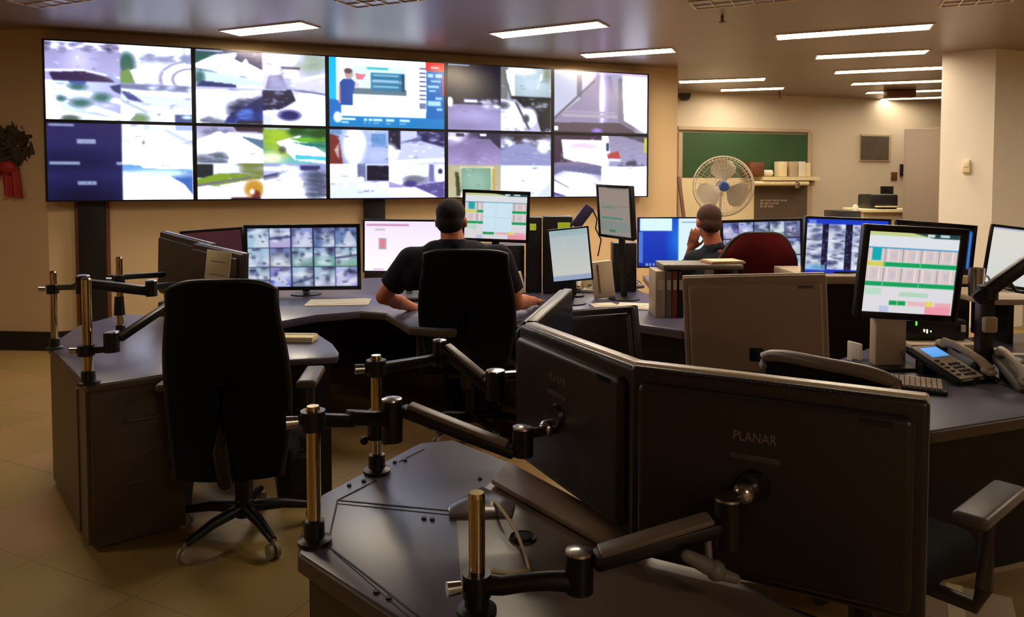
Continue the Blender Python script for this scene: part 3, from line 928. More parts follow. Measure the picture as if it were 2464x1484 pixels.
def pic_desktop():
    p = Pic(130, 80, (20, 60, 190))
    p.tile(0, 0, 1, 1).grad((16, 60, 196), (16, 50, 170)).ell(.55, .45, .12, .35, (30, 130, 235), .9, .9).rect(0.02, 0, .44, .26, (214, 244, 244)).rect(.0, .28, .06, .92, (120, 160, 225), .6).rect(.52, 0, 1, 1, (214, 238, 248)).rect(.56, .07, .95, .09, (150, 175, 190)).rect(.02, .93, .5, .98, (20, 40, 130))
    for i in range(8):
        p.rect(.1 + i * .045, .93, .125 + i * .045, .98, (170, 190, 235), .8)
    return p.blur(1)


def pic_sheet():
    p = Pic(64, 84, (205, 210, 205))
    p.tile(0, 0, 1, 1).grad((176, 190, 196), (206, 206, 196)).rect(0, 0, 1, .13, (160, 184, 190)).rect(.35, .2, .37, .9, (196, 200, 198)).rect(0, .9, 1, 1, (150, 166, 196)).rect(.2, .02, .8, .06, (140, 176, 172), .6)
    return p.blur(2)


def pic_tilted():
    p = Pic(70, 110, (156, 150, 142))
    p.tile(0, 0, 1, 1).grad((162, 146, 134), (156, 150, 144)).rect(.1, .3, .14, .45, (100, 150, 128), .6).rect(.15, .4, .5, .44, (90, 140, 115), .7).rect(.08, .62, .75, .66, (70, 150, 120)).rect(0, .7, 1, .9, (140, 148, 142)).rect(.3, .88, .5, .92, (60, 130, 95)).rect(.3, .0, .9, .03, (110, 110, 110)).rect(.3, .38, 1, .39, (120, 122, 118))
    return p.blur(1)


def pic_bluecctv():
    p = pic_mosaic(150, 90, 1, 1, 5)
    p = Pic(150, 90, (18, 30, 80))
    p.tile(0, 0, 1, 1).rect(0, 0, 1, .09, (26, 60, 200)).rect(0, .92, 1, 1, (30, 50, 190))
    rnd = random.Random(4)
    for (x0, x1, dark) in ((0, .2, False), (.2, .27, True), (.27, .48, False), (.48, .57, True), (.57, .76, False), (.76, .85, True), (.85, 1, False)):
        for j in range(5):
            y0, y1 = .1 + j * .165, .1 + (j + 1) * .165
            p.tile(x0, y0, x1, y1)
            if dark:
                p.grad((14, 16, 44), (30, 26, 60)).blot(rnd.randrange(999), 6, (120, 130, 190), 0, 0, 1, 1, (.04, .12), .5)
            else:
                p.grad((165, 175, 210), (190, 200, 225)).blot(rnd.randrange(999), 5, (235, 240, 250), 0, 0, 1, 1, (.1, .3)).blot(rnd.randrange(999), 5, (60, 66, 110), 0, 0, 1, 1, (.06, .2))
    p.tile(0, 0, 1, 1).rect(0, .85, .25, .95, (120, 190, 235), .7).rect(.03, .03, .12, .16, (180, 200, 230), .5)
    return p.blur(1)


# ---------------------------------------------------------------- video wall
WALL_L = (V1 - V0).length
PANW = WALL_L / 5
ZT, ZB = 2.772, 1.347
PANH = (ZT - ZB) / 2
vw_desc = [
    [(pic_a, 'upper left corner display: lavender road, green trees and a curving drive'),
     (pic_b, 'upper display second from left: white glare, blue parked cars, dark tree'),
     (pic_c, 'upper middle display showing a cyan news broadcast with presenter and red corner'),
     (pic_d, 'upper display fourth from left with one black view at its top left'),
     (pic_e, 'upper right corner display filled by one pale corridor view')],
    [(pic_f, 'lower left corner display whose left half is dark navy without signal'),
     (pic_g, 'lower display second from left with bright green garden views'),
     (pic_h, 'lower middle display with a red door view and a black doorway'),
     (pic_i, 'lower display fourth from left with a yellowish room and green mat'),
     (pic_j, 'lower right corner display with pink glare and a small red vehicle')]]
for r in range(2):
    for c in range(5):
        fn, lb = vw_desc[r][c]
        ctr = V0 + VU * (PANW * (c + .5)) + Vector((0, 0, ZT - PANH * (r + .5)))
        M = frame(ctr, VU, -VN, Vector((0, 0, 1)))
        t = thing('wall_display', lb, 'display', M=frame(ctr - Vector((0, 0, PANH / 2)), VU, -VN, Vector((0, 0, 1))), group='displays of the video wall')
        MB().box((0, .045, 0), (PANW - .002, .08, PANH - .002), M, bev=.004).build('housing', m_black, t)
        b = MB()
        for s in (-1, 1):
            b.box((s * (PANW / 2 - .010), 0, 0), (.018, .012, PANH - .003), M)
            b.box((0, 0, s * (PANH / 2 - .008)), (PANW - .003, .012, .013), M)
        b.build('bezel', m_bezel, t)
        screen(fn(), PANW - .036, PANH - .026, M @ Matrix.Translation((0, .001, 0)), t, 1.12, cool=True)
# stand of the wall: two dark posts with a cross rail
t = thing('display_stand', 'black two legged frame that carries the whole video wall', 'stand', V0 + VU * PANW * 2.4 - VN * .12, group=None)
for px_ in (221, 901):
    q = ppl(px_, 500, V0 - VN * .115, VN)
    q.z = 0
    Mq = frame(q, VU, -VN, Vector((0, 0, 1)))
    MB().box((0, 0, 1.2), (.215, .06, 2.4), Mq, bev=.006).build('post', m_black, t)
    if px_ == 221:
        for s in (-1, 1):
            MB().box((s * .125, 0.015, .68), (.03, .03, 1.36), Mq).build('wood_edge', m_wood, t, label='brown edge strip')
    MB().box((0, -0.1, .02), (.5, .25, .04), Mq, bev=.006).build('foot', m_black, t)
q = V0 + VU * (WALL_L / 2) - VN * .16
MB().box((0, 0, ZB + .5), (WALL_L * .96, .05, .08), frame(q + VN * .045, VU, -VN, Vector((0, 0, 1)))).build('cross_rail', m_black, t)
# ---------------------------------------------------------------- consoles
def bar(mb, p0, p1, w, h, bev=0.004):
    p0, p1 = Vector(p0), Vector(p1)
    x = (p1 - p0)
    L = x.length
    x.normalize()
    y = Vector((0, 0, 1)).cross(x)
    if y.length < 1e-3:
        y = Vector((0, 1, 0))
    y.normalize()
    z = x.cross(y)
    return mb.box((0, 0, 0), (L, w, h), frame((p0 + p1) / 2, x, y, z), bev=bev)


def inset(pts, d):
    c = Vector((sum(p[0] for p in pts) / len(pts), sum(p[1] for p in pts) / len(pts)))
    out = []
    for p in pts:
        v = Vector((p[0], p[1])) - c
        out.append(c + v * max(0.0, 1 - d / v.length))
    return out


def worktop(t, pts, z=DESK, th=0.035):
    MB().prism(pts, z - th + 0.004, z, bev=.003).build('worktop', m_desk, t)
    MB().prism(inset(pts, -0.006), z - th, z - 0.005, bev=.006, seg=3).build('edge_band', m_edge, t, label='brown edge band of the worktop')


def fascia(t, a, b, z0, z1, m, th=.03, name='front_panel', bow=0.0):
    a, b = Vector((a[0], a[1], 0)), Vector((b[0], b[1], 0))
    u = (b - a)
    L = u.length
    u.normalize()
    n = Vector((u.y, -u.x, 0))

    def fn(s, v):
        k = math.sin(math.pi * v) * bow
        return a + u * (L * s) + n * (k) + Vector((0, 0, z0 + (z1 - z0) * v)), n
    return MB().sheet(fn, 6, 14, th).build(name, m, t)


# left console
PA = [pz(*q) for q in ((118, 832), (211, 926), (440, 893), (468, 876), (500, 815), (430, 765), (300, 754), (190, 783))]
tA = thing('console_desk', 'dark brown console at the left with a bowed end panel and grey worktop', 'console', (sum(p.x for p in PA) / 8, sum(p.y for p in PA) / 8, 0))
worktop(tA, PA)
IA = inset(PA, 0.02)
m_in = mat('console_dark_inner', rgb(26, 20, 18), 0.6)
MB().prism(inset(PA, 0.07), 0.02, 0.64).build('cabinet_body', m_in, tA)
fascia(tA, IA[0], IA[1], 0.03, 0.665, m_panel2, name='side_panel')
fascia(tA, IA[1], IA[2], 0.02, 0.665, m_panel, bow=0.03)
u_ = (IA[1] - IA[0]).normalized()
q = IA[1] - u_ * 0.16
MB().box((0, 0, 0.34), (0.012, 0.045, 0.62), frame(Vector((q.x, q.y, 0)), Vector((u_.x, u_.y, 0)), Vector((-u_.y, u_.x, 0)), Vector((0, 0, 1))), bev=.004).build('panel_trim', m_edge, tA)
for zz in (.53, .27):
    a_ = IA[1].lerp(IA[2], .42)
    b_ = IA[1].lerp(IA[2], .80)
    bar(MB(), Vector((a_.x, a_.y - .045, zz)), Vector((b_.x, b_.y - .045, zz)), .02, .012).build('pull_rail', m_edge, tA)

# front console
PB = [pz(*q) for q in ((735, 1250), (775, 1190), (1010, 1066), (1090, 1058), (1225, 1112), (1500, 1262), (1900, 1460), (2130, 1560), (2200, 1980), (1400, 1980), (960, 1484), (722, 1330))]
tB = thing('console_desk', 'angular foreground console carrying three steel poles beside the camera', 'console', (sum(p.x for p in PB) / 12, sum(p.y for p in PB) / 12, 0))
worktop(tB, PB, th=.045)
IB = inset(PB, 0.03)
MB().prism(inset(PB, .07), .02, .62).build('cabinet_body', m_in, tB)
for i, j in ((10, 9), (11, 10), (0, 11), (0, 1), (1, 2), (2, 3), (3, 4), (4, 5), (5, 6), (6, 7)):
    fascia(tB, IB[i], IB[j], 0.02, 0.655, m_panel, name='side_panel', th=.02)
reflection = [pz(*q, DESK + .0006) for q in ((1098, 1242), (1180, 1160), (1225, 1122), (1500, 1272), (1890, 1462), (2110, 1562), (2170, 1950), (1420, 1950), (1180, 1650), (1110, 1420))]
MB().prism(reflection, DESK - .004, DESK + .0006).build('worktop_reflection', mat('brown_reflection_tint', rgb(118, 98, 82), .34, spec=1.0), tB, label='brown reflection painted over the right of the worktop')  # brown reflection on the desk, painted as a thin coloured sheet
# seams between the worktop's leaves
m_seam = mat('seam_black', rgb(26, 20, 20), 0.6)
sm = MB()
for a, b in (((812, 1203), (1082, 1228)), ((812, 1203), (905, 1155)), ((812, 1203), (788, 1312)), ((788, 1312), (1010, 1484)), ((1010, 1484), (1180, 1640)), ((960, 1110), (1020, 1080))):
    p0, p1 = pz(*a, DESK + .0005), pz(*b, DESK + .0005)
    bar(sm, p0, p1, .004, .0015, bev=0)
for a, b in (((812, 1211), (1082, 1238)), ((800, 1325), (985, 1484))):
    bar(sm, pz(*a, DESK + .0005), pz(*b, DESK + .0005), .002, .0012, bev=0)
sm.build('seam', m_seam, tB)
lt = MB()
for (x, y) in ((1020, 1248), (1040, 1250), (935, 1440), (905, 1425), (840, 1168), (875, 1158), (950, 1112), (975, 1108), (1155, 1152)):
    p = pz(x, y)
    lt.cone(p, p + Vector((0, 0, .004)), .006)
lt.build('screw_cap', m_seam, tB)
# raised plank and its recess under the monitors
plank = [pz(*q, DESK + .022) for q in ((1182, 1152), (1222, 1108), (1500, 1258), (1560, 1300), (1480, 1312), (1440, 1296))]
t = thing('document_shelf', 'beige raised shelf strip on the front console below the near monitors', 'shelf', (plank[0].x, plank[0].y, DESK))
MB().prism(plank, DESK + .008, DESK + .022, bev=.003).build('shelf_board', mat('beige_laminate', rgb(150, 125, 105), 0.4), t)
MB().prism(inset(plank, .03), DESK, DESK + .008).build('riser', m_panel, t)
tray = [pz(*q, DESK + .012) for q in ((1078, 1216), (1160, 1168), (1240, 1205), (1232, 1232), (1080, 1236))]
single(MB().prism(tray, DESK, DESK + .012, bev=.004), 'plastic_tray', mat('clear_grey_plastic', rgb(165, 150, 145), 0.2, trans=0.5), 'flat translucent plastic tray behind the nearest steel pole', 'tray')
p = pz(1258, 1296)
t = thing('cable_grommet', 'dark oval cable opening in the worktop with a white cable passing over it', 'grommet', p)
MB().lathe([(.001, 0.002), (.022, .002), (.03, .006), (.032, .0)], p).build('ring', m_arm, t)
MB().cone(p + Vector((0, 0, .004)), p + Vector((0, 0, .0075)), .02).build('opening', m_seam, t)
cp = [pz(1190, 1205, DESK + .014), pz(1205, 1222, DESK + .03), pz(1225, 1250, DESK + .03), pz(1243, 1280, DESK + .02), pz(1252, 1302, DESK + .012), pz(1262, 1330, DESK + .006), pz(1275, 1372, DESK + .005), pz(1225, 1378, DESK + .005), pz(1180, 1372, DESK + .005)]
single(MB().tube(cp, .004), 'cable', m_cream, 'thin white cable curving across the front console past the oval opening', 'cable')

# far centre console: one curved worktop
PM = [pz(*q) for q in ((395, 700), (580, 682), (900, 668), (1300, 664), (1480, 664), (1545, 702), (1700, 745), (1700, 792), (1640, 795), (1540, 781), (1345, 766), (1255, 766), (1080, 792), (985, 785), (930, 752), (870, 748), (760, 757), (660, 775), (620, 782), (550, 775), (430, 735))]
tM = thing('console_desk', 'long curved console worktop in front of the seated man in dark shirt', 'console', (0, 5.0, 0))
worktop(tM, PM, th=.05)
MB().prism([PM[1], PM[2], PM[3], PM[4]] + [p - Vector((0, .3, 0)) for p in (PM[4], PM[3], PM[2], PM[1])], 0.02, DESK - .05).build('back_panel', m_in, tM)
fascia(tM, PM[10] + Vector((0, .06, 0)), PM[7] + Vector((0, .06, 0)), 0.02, .65, m_in)
PC = [pz(*q) for q in ((1548, 662), (1975, 662), (2010, 692), (1575, 694))]
tC = thing('console_desk', 'far console worktop under the monitors the red-haired person looks at', 'console', (1.8, 6.2, 0))
worktop(tC, PC, th=.05)
MB().prism(inset(PC, .08), .02, .65).build('cabinet_body', m_in, tC)
for i, (a, b) in enumerate(((395, 700), (1250, 770))):
    q = pz(a, b)
    MB().box((q.x + .05, q.y + .1, .33), (.06, .5, .62), bev=.01).build('leg', m_in, tM)

# right console
PR = [pz(*q) for q in ((1330, 905), (1640, 893), (2000, 872), (2110, 830), (2464, 800), (2900, 800), (2900, 940), (2464, 1000), (2242, 1035), (2100, 1040), (1800, 1010), (1500, 990))]
tR = thing('console_desk', 'right console whose worktop holds the keyboard, telephone and touch terminal', 'console', (1.6, 3.0, 0))
worktop(tR, PR, th=.045)
fascia(tR, PR[8] + Vector((0, .25, 0)), PR[6] + Vector((0, .25, 0)), .02, .65, m_in)
fascia(tR, PR[11] + Vector((0, .25, 0)), PR[8] + Vector((0, .25, 0)), .02, .65, m_in)
# high shelf behind the right console
a, b = at(1930, 665, 4.12), at(2338, 665, 4.12)
t = thing('monitor_shelf', 'raised beige edged shelf behind the touch terminal, holding the blue displays', 'shelf', ((a.x + b.x) / 2, 4.3, 0))
MB().box(((a.x + b.x) / 2, 4.32, .98), (b.x - a.x, .50, .045), bev=.006).build('shelf_board', m_beige, t)
MB().box(((a.x + b.x) / 2, 4.30, .48), (b.x - a.x - .04, .40, .95)).build('cabinet_body', m_in, t)
a, b = at(2345, 700, 3.70), at(2800, 700, 3.70)
t = thing('side_shelf', 'narrow beige shelf at the right edge under the white monitor', 'shelf', ((a.x + b.x) / 2, 3.85, DESK))
MB().box(((a.x + b.x) / 2, 3.835, .93), (b.x - a.x, .43, .03), bev=.006).build('shelf_board', m_beige, t)
for q in (a.x + .2, b.x - .1):
    MB().box((q, 3.87, (DESK + .915) / 2), (.03, .3, .915 - DESK)).build('side', m_in, t)


# ---------------------------------------------------------------- monitors
def monitor(P0, P1, h, label, pic=None, back=False, tilt=0.0, th=.045, bez=.02, strength=1.0, group=None, mb_=None, stand=None, brand=None, name='monitor', plate=True, lip=None):
    x = (P1 - P0)
    w = x.length
    x.normalize()
    y = Vector((0, 0, 1)).cross(x).normalized()
    z = x.cross(y)
    R = Matrix.Rotation(math.radians(tilt), 3, x)
    y, z = R @ y, R @ z
    M = frame((P0 + P1) / 2 - z * (h / 2), x, y, z)
    base = (P0 + P1) / 2 - z * h
    base.z = stand if stand is not None else base.z
    yaw = math.atan2(x.y, x.x)
    t = thing(name, label, 'monitor', base, yaw, group)
    bm_ = mb_ or (m_mback if back else m_black)
    if back:
        MB().box((0, .014, 0), (w, .026, h), M, bev=.012, seg=4).build('housing', bm_, t)
        MB().box((0, .037, .0), (w - .002, .034, h + .008), M, bev=.006, seg=3).build('front_frame', m_mrim if brand else bm_, t, label='front frame edge paled for its top highlight' if brand else None)
        MB().box((0, -.004, -.005), (w * .92, .034, h * .88), M, bev=.016, seg=4).build('back_cover', bm_, t)
        v = MB()
        for i in range(14):
            v.box((w * .30 + i * .004, -.0212, h * .39), (.0018, .0015, .012), M)
        for i in range(38):
            v.box((-w * .36 + i * .009, .0, h * .492), (.004, .0015, .002), M)
        v.build('vent', m_seam, t)
        if plate:
            MB().cone(M @ Vector((-.018, -.021, .005)), M @ Vector((-.018, -.032, .005)), .032, .028, seg=32).build('mount_plate', m_arm, t)
        if plate:
            MB().box((-.018, -.022, .058), (.095, .0015, .012), M, bev=.0005).build('rating_label', m_rating, t)
        if brand:
            text_mesh(brand, .027, M @ Matrix.Translation((-.018, -.0215, .098)) @ Matrix.Diagonal((.82, 1, 1, 1)) @ Matrix.Rotation(math.pi / 2, 4, 'X'), 'logo', m_label, t)
        screen(pic or Pic(8, 6, (26, 24, 30)), w - .04, h - .04, M @ Matrix.Translation((0, .0548, 0)) @ Matrix.Diagonal((1, 1, 1, 1)), t, .5, flip=True)
    else:
        b = MB()
        for s in (-1, 1):
            b.box((s * (w / 2 - bez / 2), .006, 0), (bez, .018, h), M, bev=.003)
            b.box((0, .006, s * (h / 2 - bez / 2)), (w - bez, .018, bez), M, bev=.003)
        b.build('bezel', m_bezel, t)
        MB().box((0, .026, 0), (w - .006, .03, h - .006), M, bev=.008).box((0, .05, 0), (w * .6, .04, h * .6), M, bev=.015).build('housing', bm_, t)
        screen(pic, w - 2 * bez + .004, h - 2 * bez + .004, M @ Matrix.Translation((0, .004, 0)), t, strength)
    if stand is not None:
        c = M @ Vector((0, .06 if not back else -.02, -h * .2))
        f = Vector((c.x + y.x * .03, c.y + y.y * .03, stand + .012))
        sgn = 1 if not back else -1
        bar(MB(), c, f + Vector((0, 0, .01)), .05, .022).build('stand_neck', m_black, t)
        MB().lathe([(.11, 0), (.11, .008), (.05, .016), (.001, .018)], Vector((f.x, f.y, stand))).build('stand_base', m_black, t)
    t['_w'] = w
    MONM[t.name] = (M, w, h)
    return t


MONM = {}
G_FG = 'monitors on pole arms of the front console, seen from behind'
mon3 = monitor(at(1515, 880, 1.56), at(2240, 967, 1.30), .41, 'large black monitor back nearest the camera with silver lettering', back=True, brand='PLANAR', group=G_FG)
mon2 = monitor(at(1247, 780, 2.09), at(1523, 884, 1.60), .385, 'black monitor back angled left of the largest one, behind its edge', back=True, brand='PLANAR', group=G_FG)
mon1 = monitor(at(1343, 695, 2.66), at(1249, 774, 2.14), .385, 'edge-on monitor whose tip points up by the seated man\'s right hand', back=True, group=G_FG)
monitor(at(1338, 750, 2.92), at(1524, 736, 2.76), .30, 'small dark monitor back between the front console and the binders', back=True, tilt=-8, stand=DESK, plate=False)
monitor(at(1641, 668, 2.92), at(1990, 660, 2.80), .395, 'broad grey-brown monitor back below the maroon chair', back=True, mb_=m_gback, stand=DESK, plate=False)

monitor(at(585, 541, 5.3), at(866, 538, 5.3), .475, 'large monitor tiled with fifteen camera views left of the seated man', pic_mosaic(150, 84, 5, 3, 11, gap=.008), stand=DESK, th=.05, bez=.026, strength=.95)
monitor(at(873, 527, 5.3), at(1088, 529, 5.3), .385, 'bright white monitor directly left of the seated man\'s head', pic_report(), stand=DESK, bez=.014, strength=1.1)
monitor(at(1113, 455, 5.0), at(1277, 461, 5.0), .350, 'touch monitor with green bars right of the seated man\'s head', pic_panel_ui(popup=True), stand=DESK, bez=.022, strength=.95)
monitor(at(1316, 553, 4.9), at(1416, 543, 4.9), .36, 'small tilted monitor with a blank grey-white sheet on screen', pic_sheet(), stand=DESK, bez=.012, strength=.95)
tt = monitor(at(1434, 443, 5.25), at(1517, 447, 4.95), .375, 'narrow dim grey monitor standing high before the lower right wall display', pic_tilted(), stand=DESK, bez=.02, tilt=6, strength=.8)
monitor(at(1534, 522, 6.0), at(1724, 522, 6.0), .415, 'monitor with a blue desktop left of the red-haired person', pic_desktop(), stand=DESK, bez=.012, strength=1.05)
monitor(at(1733, 530, 6.0), at(1932, 524, 6.0), .455, 'monitor of grey camera views above the maroon chair', pic_mosaic(130, 84, 5, 3, 23, gap=.01), stand=DESK, bez=.022, strength=.9)
monitor(at(1938, 519, 4.2), at(2145, 527, 4.2), .335, 'blue framed camera monitor left of the touch terminal', pic_bluecctv(), stand=1.0025, bez=.014, strength=1.0)
monitor(at(2155, 527, 4.2), at(2353, 543, 4.1), .335, 'monitor nearly hidden behind the touch terminal, right edge showing', Pic(60, 24, (12, 12, 18)).tile(0, 0, 1, 1).rect(.955, .05, .99, .75, (60, 130, 225)), stand=1.0025, bez=.02, strength=.8)
term = monitor(at(2080, 538, 3.2), at(2331, 552, 3.2), .415, 'touch terminal with two rows of green-barred cards on a beige pedestal', pic_panel_ui(), bez=.03, tilt=4, strength=1.0, name='touch_terminal')
a = at(2136, 812, 3.26)
MB().box((a.x, a.y, .82), (.135, .06, .24), bev=.006).build('pedestal', m_beige, term, label='beige pedestal')
MB().box((a.x, a.y, .708), (.24, .18, .016), bev=.006).build('pedestal_base', m_black, term)
a = at(2136, 700, 3.27)
MB().box((a.x, a.y + .03, 1.0), (.10, .05, .18), bev=.006).build('bracket', m_black, term)
monitor(at(2386, 538, 3.92), at(2620, 566, 3.78), .325, 'white-screened monitor cut by the right edge of the view', Pic(30, 20, (224, 222, 214)).tile(0, 0, 1, 1).grad((226, 222, 212), (214, 218, 214)).rect(0, 0, 1, .05, (120, 140, 190)), stand=.9455, bez=.014, strength=.95)

# monitors of the left console
G_L = 'monitors standing at the back of the left console'
monitor(at(383, 557, 4.75), at(500, 588, 4.35), .40, 'tall brown monitor back at the far left of the curved console', back=True, stand=DESK, plate=False, group=G_L)
monitor(at(462, 586, 4.32), at(580, 612, 4.05), .31, 'monitor back partly covered by the tilted cream paper', back=True, stand=DESK, plate=False, group=G_L)
monitor(at(432, 556, 5.5), at(584, 545, 5.35), .42, 'switched-off monitor with a painted dull red reflection, left of the fifteen view monitor', Pic(20, 12, (60, 30, 40)).tile(0, 0, 1, 1).grad((78, 34, 42), (44, 36, 66)), stand=DESK, strength=.7, group=G_L)  # red reflection painted as a faint glow on the dark screen
M = frame(at(524, 643, 3.92), Vector((.97, -.15, -.12)).normalized(), Vector((.15, .98, 0)).normalized(), Vector((.12, 0, .99)).normalized())
t = thing('paper_sheet', 'cream sheet of paper leaning in front of the monitor backs at left', 'paper', M=M)
MB().box((0, 0, 0), (.14, .003, .175), M, bev=.001).build('sheet', m_cream, t)
MB().cone((M.translation.x, M.translation.y + .02, DESK), (M.translation.x, M.translation.y + .012, M.translation.z), .006).cone((M.translation.x, M.translation.y + .02, DESK), (M.translation.x, M.translation.y + .02, DESK + .01), .05).build('copy_stand', m_arm, t)
MB().box((0, -.0022, .03), (.08, .001, .004), M).box((0, -.0022, -.04), (.09, .001, .004), M).build('print', m_grey, t)


# ---------------------------------------------------------------- pole mounted arms
def pole_arm(label, px, ptop, d, r=.0158, z0=DESK, clamps=()):
    p = at(px, ptop, d)
    t = thing('pole_mount', label, 'monitor mount', (p.x, p.y, z0), group='steel pole monitor arms')
    MB().cone((p.x, p.y, z0), (p.x, p.y, p.z - .008), r, seg=32).cone((p.x, p.y, p.z - .008), p, r, r * .85, seg=32).build('pole', m_chrome, t)
    MB().lathe([(r * 2.4, 0), (r * 2.4, .008), (r * 1.5, .014), (r * 1.45, .05), (r * 1.02, .055)], (p.x, p.y, z0)).build('pole_foot', m_arm, t)
    for cy in clamps:
        c = at(px, cy, d)
        kk = MB().cone(c - Vector((0, 0, .022)), c + Vector((0, 0, .022)), r * 1.75, seg=28).box((c.x, c.y, c.z), (.05, .03, .036), bev=.006).build('clamp', m_arm, t)
        MB().cone(c + Vector((-.03, -.012, 0)), c + Vector((-.055, -.02, 0)), .012, .014).build('knob', m_silver, kk)
    return t


def hinge(t, px, py0, py1, d, r):
    a, b = at(px, py0, d), at(px, py1, d)
    b = Vector((a.x, a.y, b.z))
    hh = MB().cone(b, a, r, seg=28).build('hinge', m_arm, t)
    MB().lathe([(r * 1.0, 0), (r * .95, .004), (r * .5, .007), (.001, .008)], a).build('hinge_cap', m_silver, hh, label='silver hinge cap')
    return a, b


# arm 1: left front pole to the angled monitor
t = pole_arm('steel pole at the front console\'s left corner with arm to the angled monitor', 753, 976, 1.655, clamps=(1010,))
lk = MB()
bar(lk, at(757, 1010, 1.66), at(850, 1012, 1.75), .022, .03)
bar(lk, at(838, 1004, 1.74), at(940, 1006, 1.85), .032, .034)
lk.build('link', m_arm, t)
hinge(t, 943, 962, 1060, 1.85, .027)
a = MB(); bar(a, at(965, 985, 1.86), at(1240, 1090, 1.80), .045, .026, .008); a.build('arm', m_arm, t)
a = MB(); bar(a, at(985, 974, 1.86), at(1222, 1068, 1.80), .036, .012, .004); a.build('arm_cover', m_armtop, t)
hinge(t, 1258, 1030, 1095, 1.80, .026)
a = MB(); bar(a, at(1262, 1042, 1.80), at(1312, 1034, 1.86), .026, .024); a.ball(at(1316, 1030, 1.865), .022); a.cap(at(1318, 1028, 1.87), at(1335, 1012, 1.90), .014); a.build('swivel', m_silver, t)
# arm 2: rear pole to the edge-on monitor
t = pole_arm('steel pole at the rear of the front console with arm to the edge-on monitor', 905, 854, 2.065, clamps=(884,))
lk = MB(); bar(lk, at(908, 886, 2.06), at(1055, 862, 2.32), .026, .028); lk.build('link', m_arm, t)
hinge(t, 1058, 820, 880, 2.33, .022)
a = MB(); bar(a, at(1066, 840, 2.33), at(1180, 935, 2.25), .042, .03, .008); a.build('arm', m_arm, t)
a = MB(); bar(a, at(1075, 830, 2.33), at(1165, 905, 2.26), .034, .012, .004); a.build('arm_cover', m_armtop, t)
hinge(t, 1192, 893, 960, 2.24, .03)
a = MB(); bar(a, at(1195, 905, 2.24), at(1262, 900, 2.28), .03, .026); a.ball(at(1262, 900, 2.28), .02); a.build('swivel', m_silver, t)
c = at(905, 1012, 2.065)
MB().cone(c + Vector((0, 0, -.05)), c + Vector((0, 0, .03)), .024).ball(c + Vector((-.03, -.02, -.05)), .012).ball(c + Vector((.03, -.02, -.05)), .012).build('lower_collar', m_arm, t)
# arm 3: nearest pole to the big monitor
t = pole_arm('nearest steel pole with thick arm reaching the large monitor back', 1147, 1184, 1.38, clamps=(1404,))
lk = MB().tube([at(1160, 1403, 1.38), at(1210, 1408, 1.37), at(1265, 1400, 1.36), at(1320, 1396, 1.36), at(1370, 1398, 1.36)], [.02, .018, .017, .018, .02], seg=14)
lk.build('link', m_arm, t)
hinge(t, 1394, 1328, 1420, 1.36, .027)
a = MB(); bar(a, at(1425, 1350, 1.36), at(1735, 1262, 1.38), .05, .03, .01); a.build('arm', m_arm, t)
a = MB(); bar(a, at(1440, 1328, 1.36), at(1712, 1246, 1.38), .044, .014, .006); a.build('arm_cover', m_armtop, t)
hinge(t, 1752, 1200, 1312, 1.38, .026)
a = MB(); bar(a, at(1756, 1205, 1.38), at(1790, 1190, 1.40), .024, .022); a.ball(at(1790, 1186, 1.402), .022); a.cap(at(1792, 1184, 1.40), at(1822, 1168, 1.425), .015); a.build('swivel', m_silver, t)
a = MB(); a.cone(at(1702, 1268, 1.375), at(1706, 1352, 1.345), .007); a.cap(at(1655, 1338, 1.335), at(1700, 1360, 1.34), .012, .016); a.ball(at(1722, 1372, 1.34), .019); a.cap(at(1735, 1380, 1.34), at(1770, 1392, 1.34), .012, .009); a.build('tension_handle', m_grey, t)
# left console arms
t = pole_arm('thick steel pole on the left console with arm dropping to the right', 207, 668, 2.99, r=.0185, clamps=(842,))
lk = MB(); bar(lk, at(212, 843, 2.99), at(262, 838, 3.0), .024, .028); lk.build('link', m_arm, t)
hinge(t, 268, 800, 846, 3.0, .03)
a = MB(); bar(a, at(285, 815, 3.02), at(415, 728, 3.2), .045, .03, .008); a.build('arm', m_arm, t)
t = pole_arm('thin steel pole at the back edge of the left console', 127, 652, 3.62, r=.016, clamps=(695,))
lk = MB(); bar(lk, at(130, 692, 3.62), at(185, 690, 3.5), .024, .026); bar(lk, at(180, 690, 3.5), at(200, 680, 3.4), .026, .03); lk.build('link', m_arm, t)
hinge(t, 199, 664, 705, 3.38, .03)
a = MB(); bar(a, at(205, 682, 3.38), at(360, 700, 3.5), .05, .045, .012); a.build('arm', m_arm, t)
hinge(t, 364, 676, 712, 3.5, .026)
a = MB(); bar(a, at(366, 690, 3.5), at(420, 684, 4.3), .03, .03); a.build('swivel', m_arm, t)
t = pole_arm('farthest steel pole of the left console in front of the black post', 286, 618, 3.95, r=.0165, clamps=(672,))
lk = MB(); bar(lk, at(262, 668, 3.95), at(395, 660, 4.3), .03, .03); lk.build('arm', m_arm, t)
c = at(287, 735, 3.95)
MB().cone(c - Vector((0, 0, .05)), c + Vector((0, 0, .05)), .028, .022).build('lower_collar', m_arm, t)
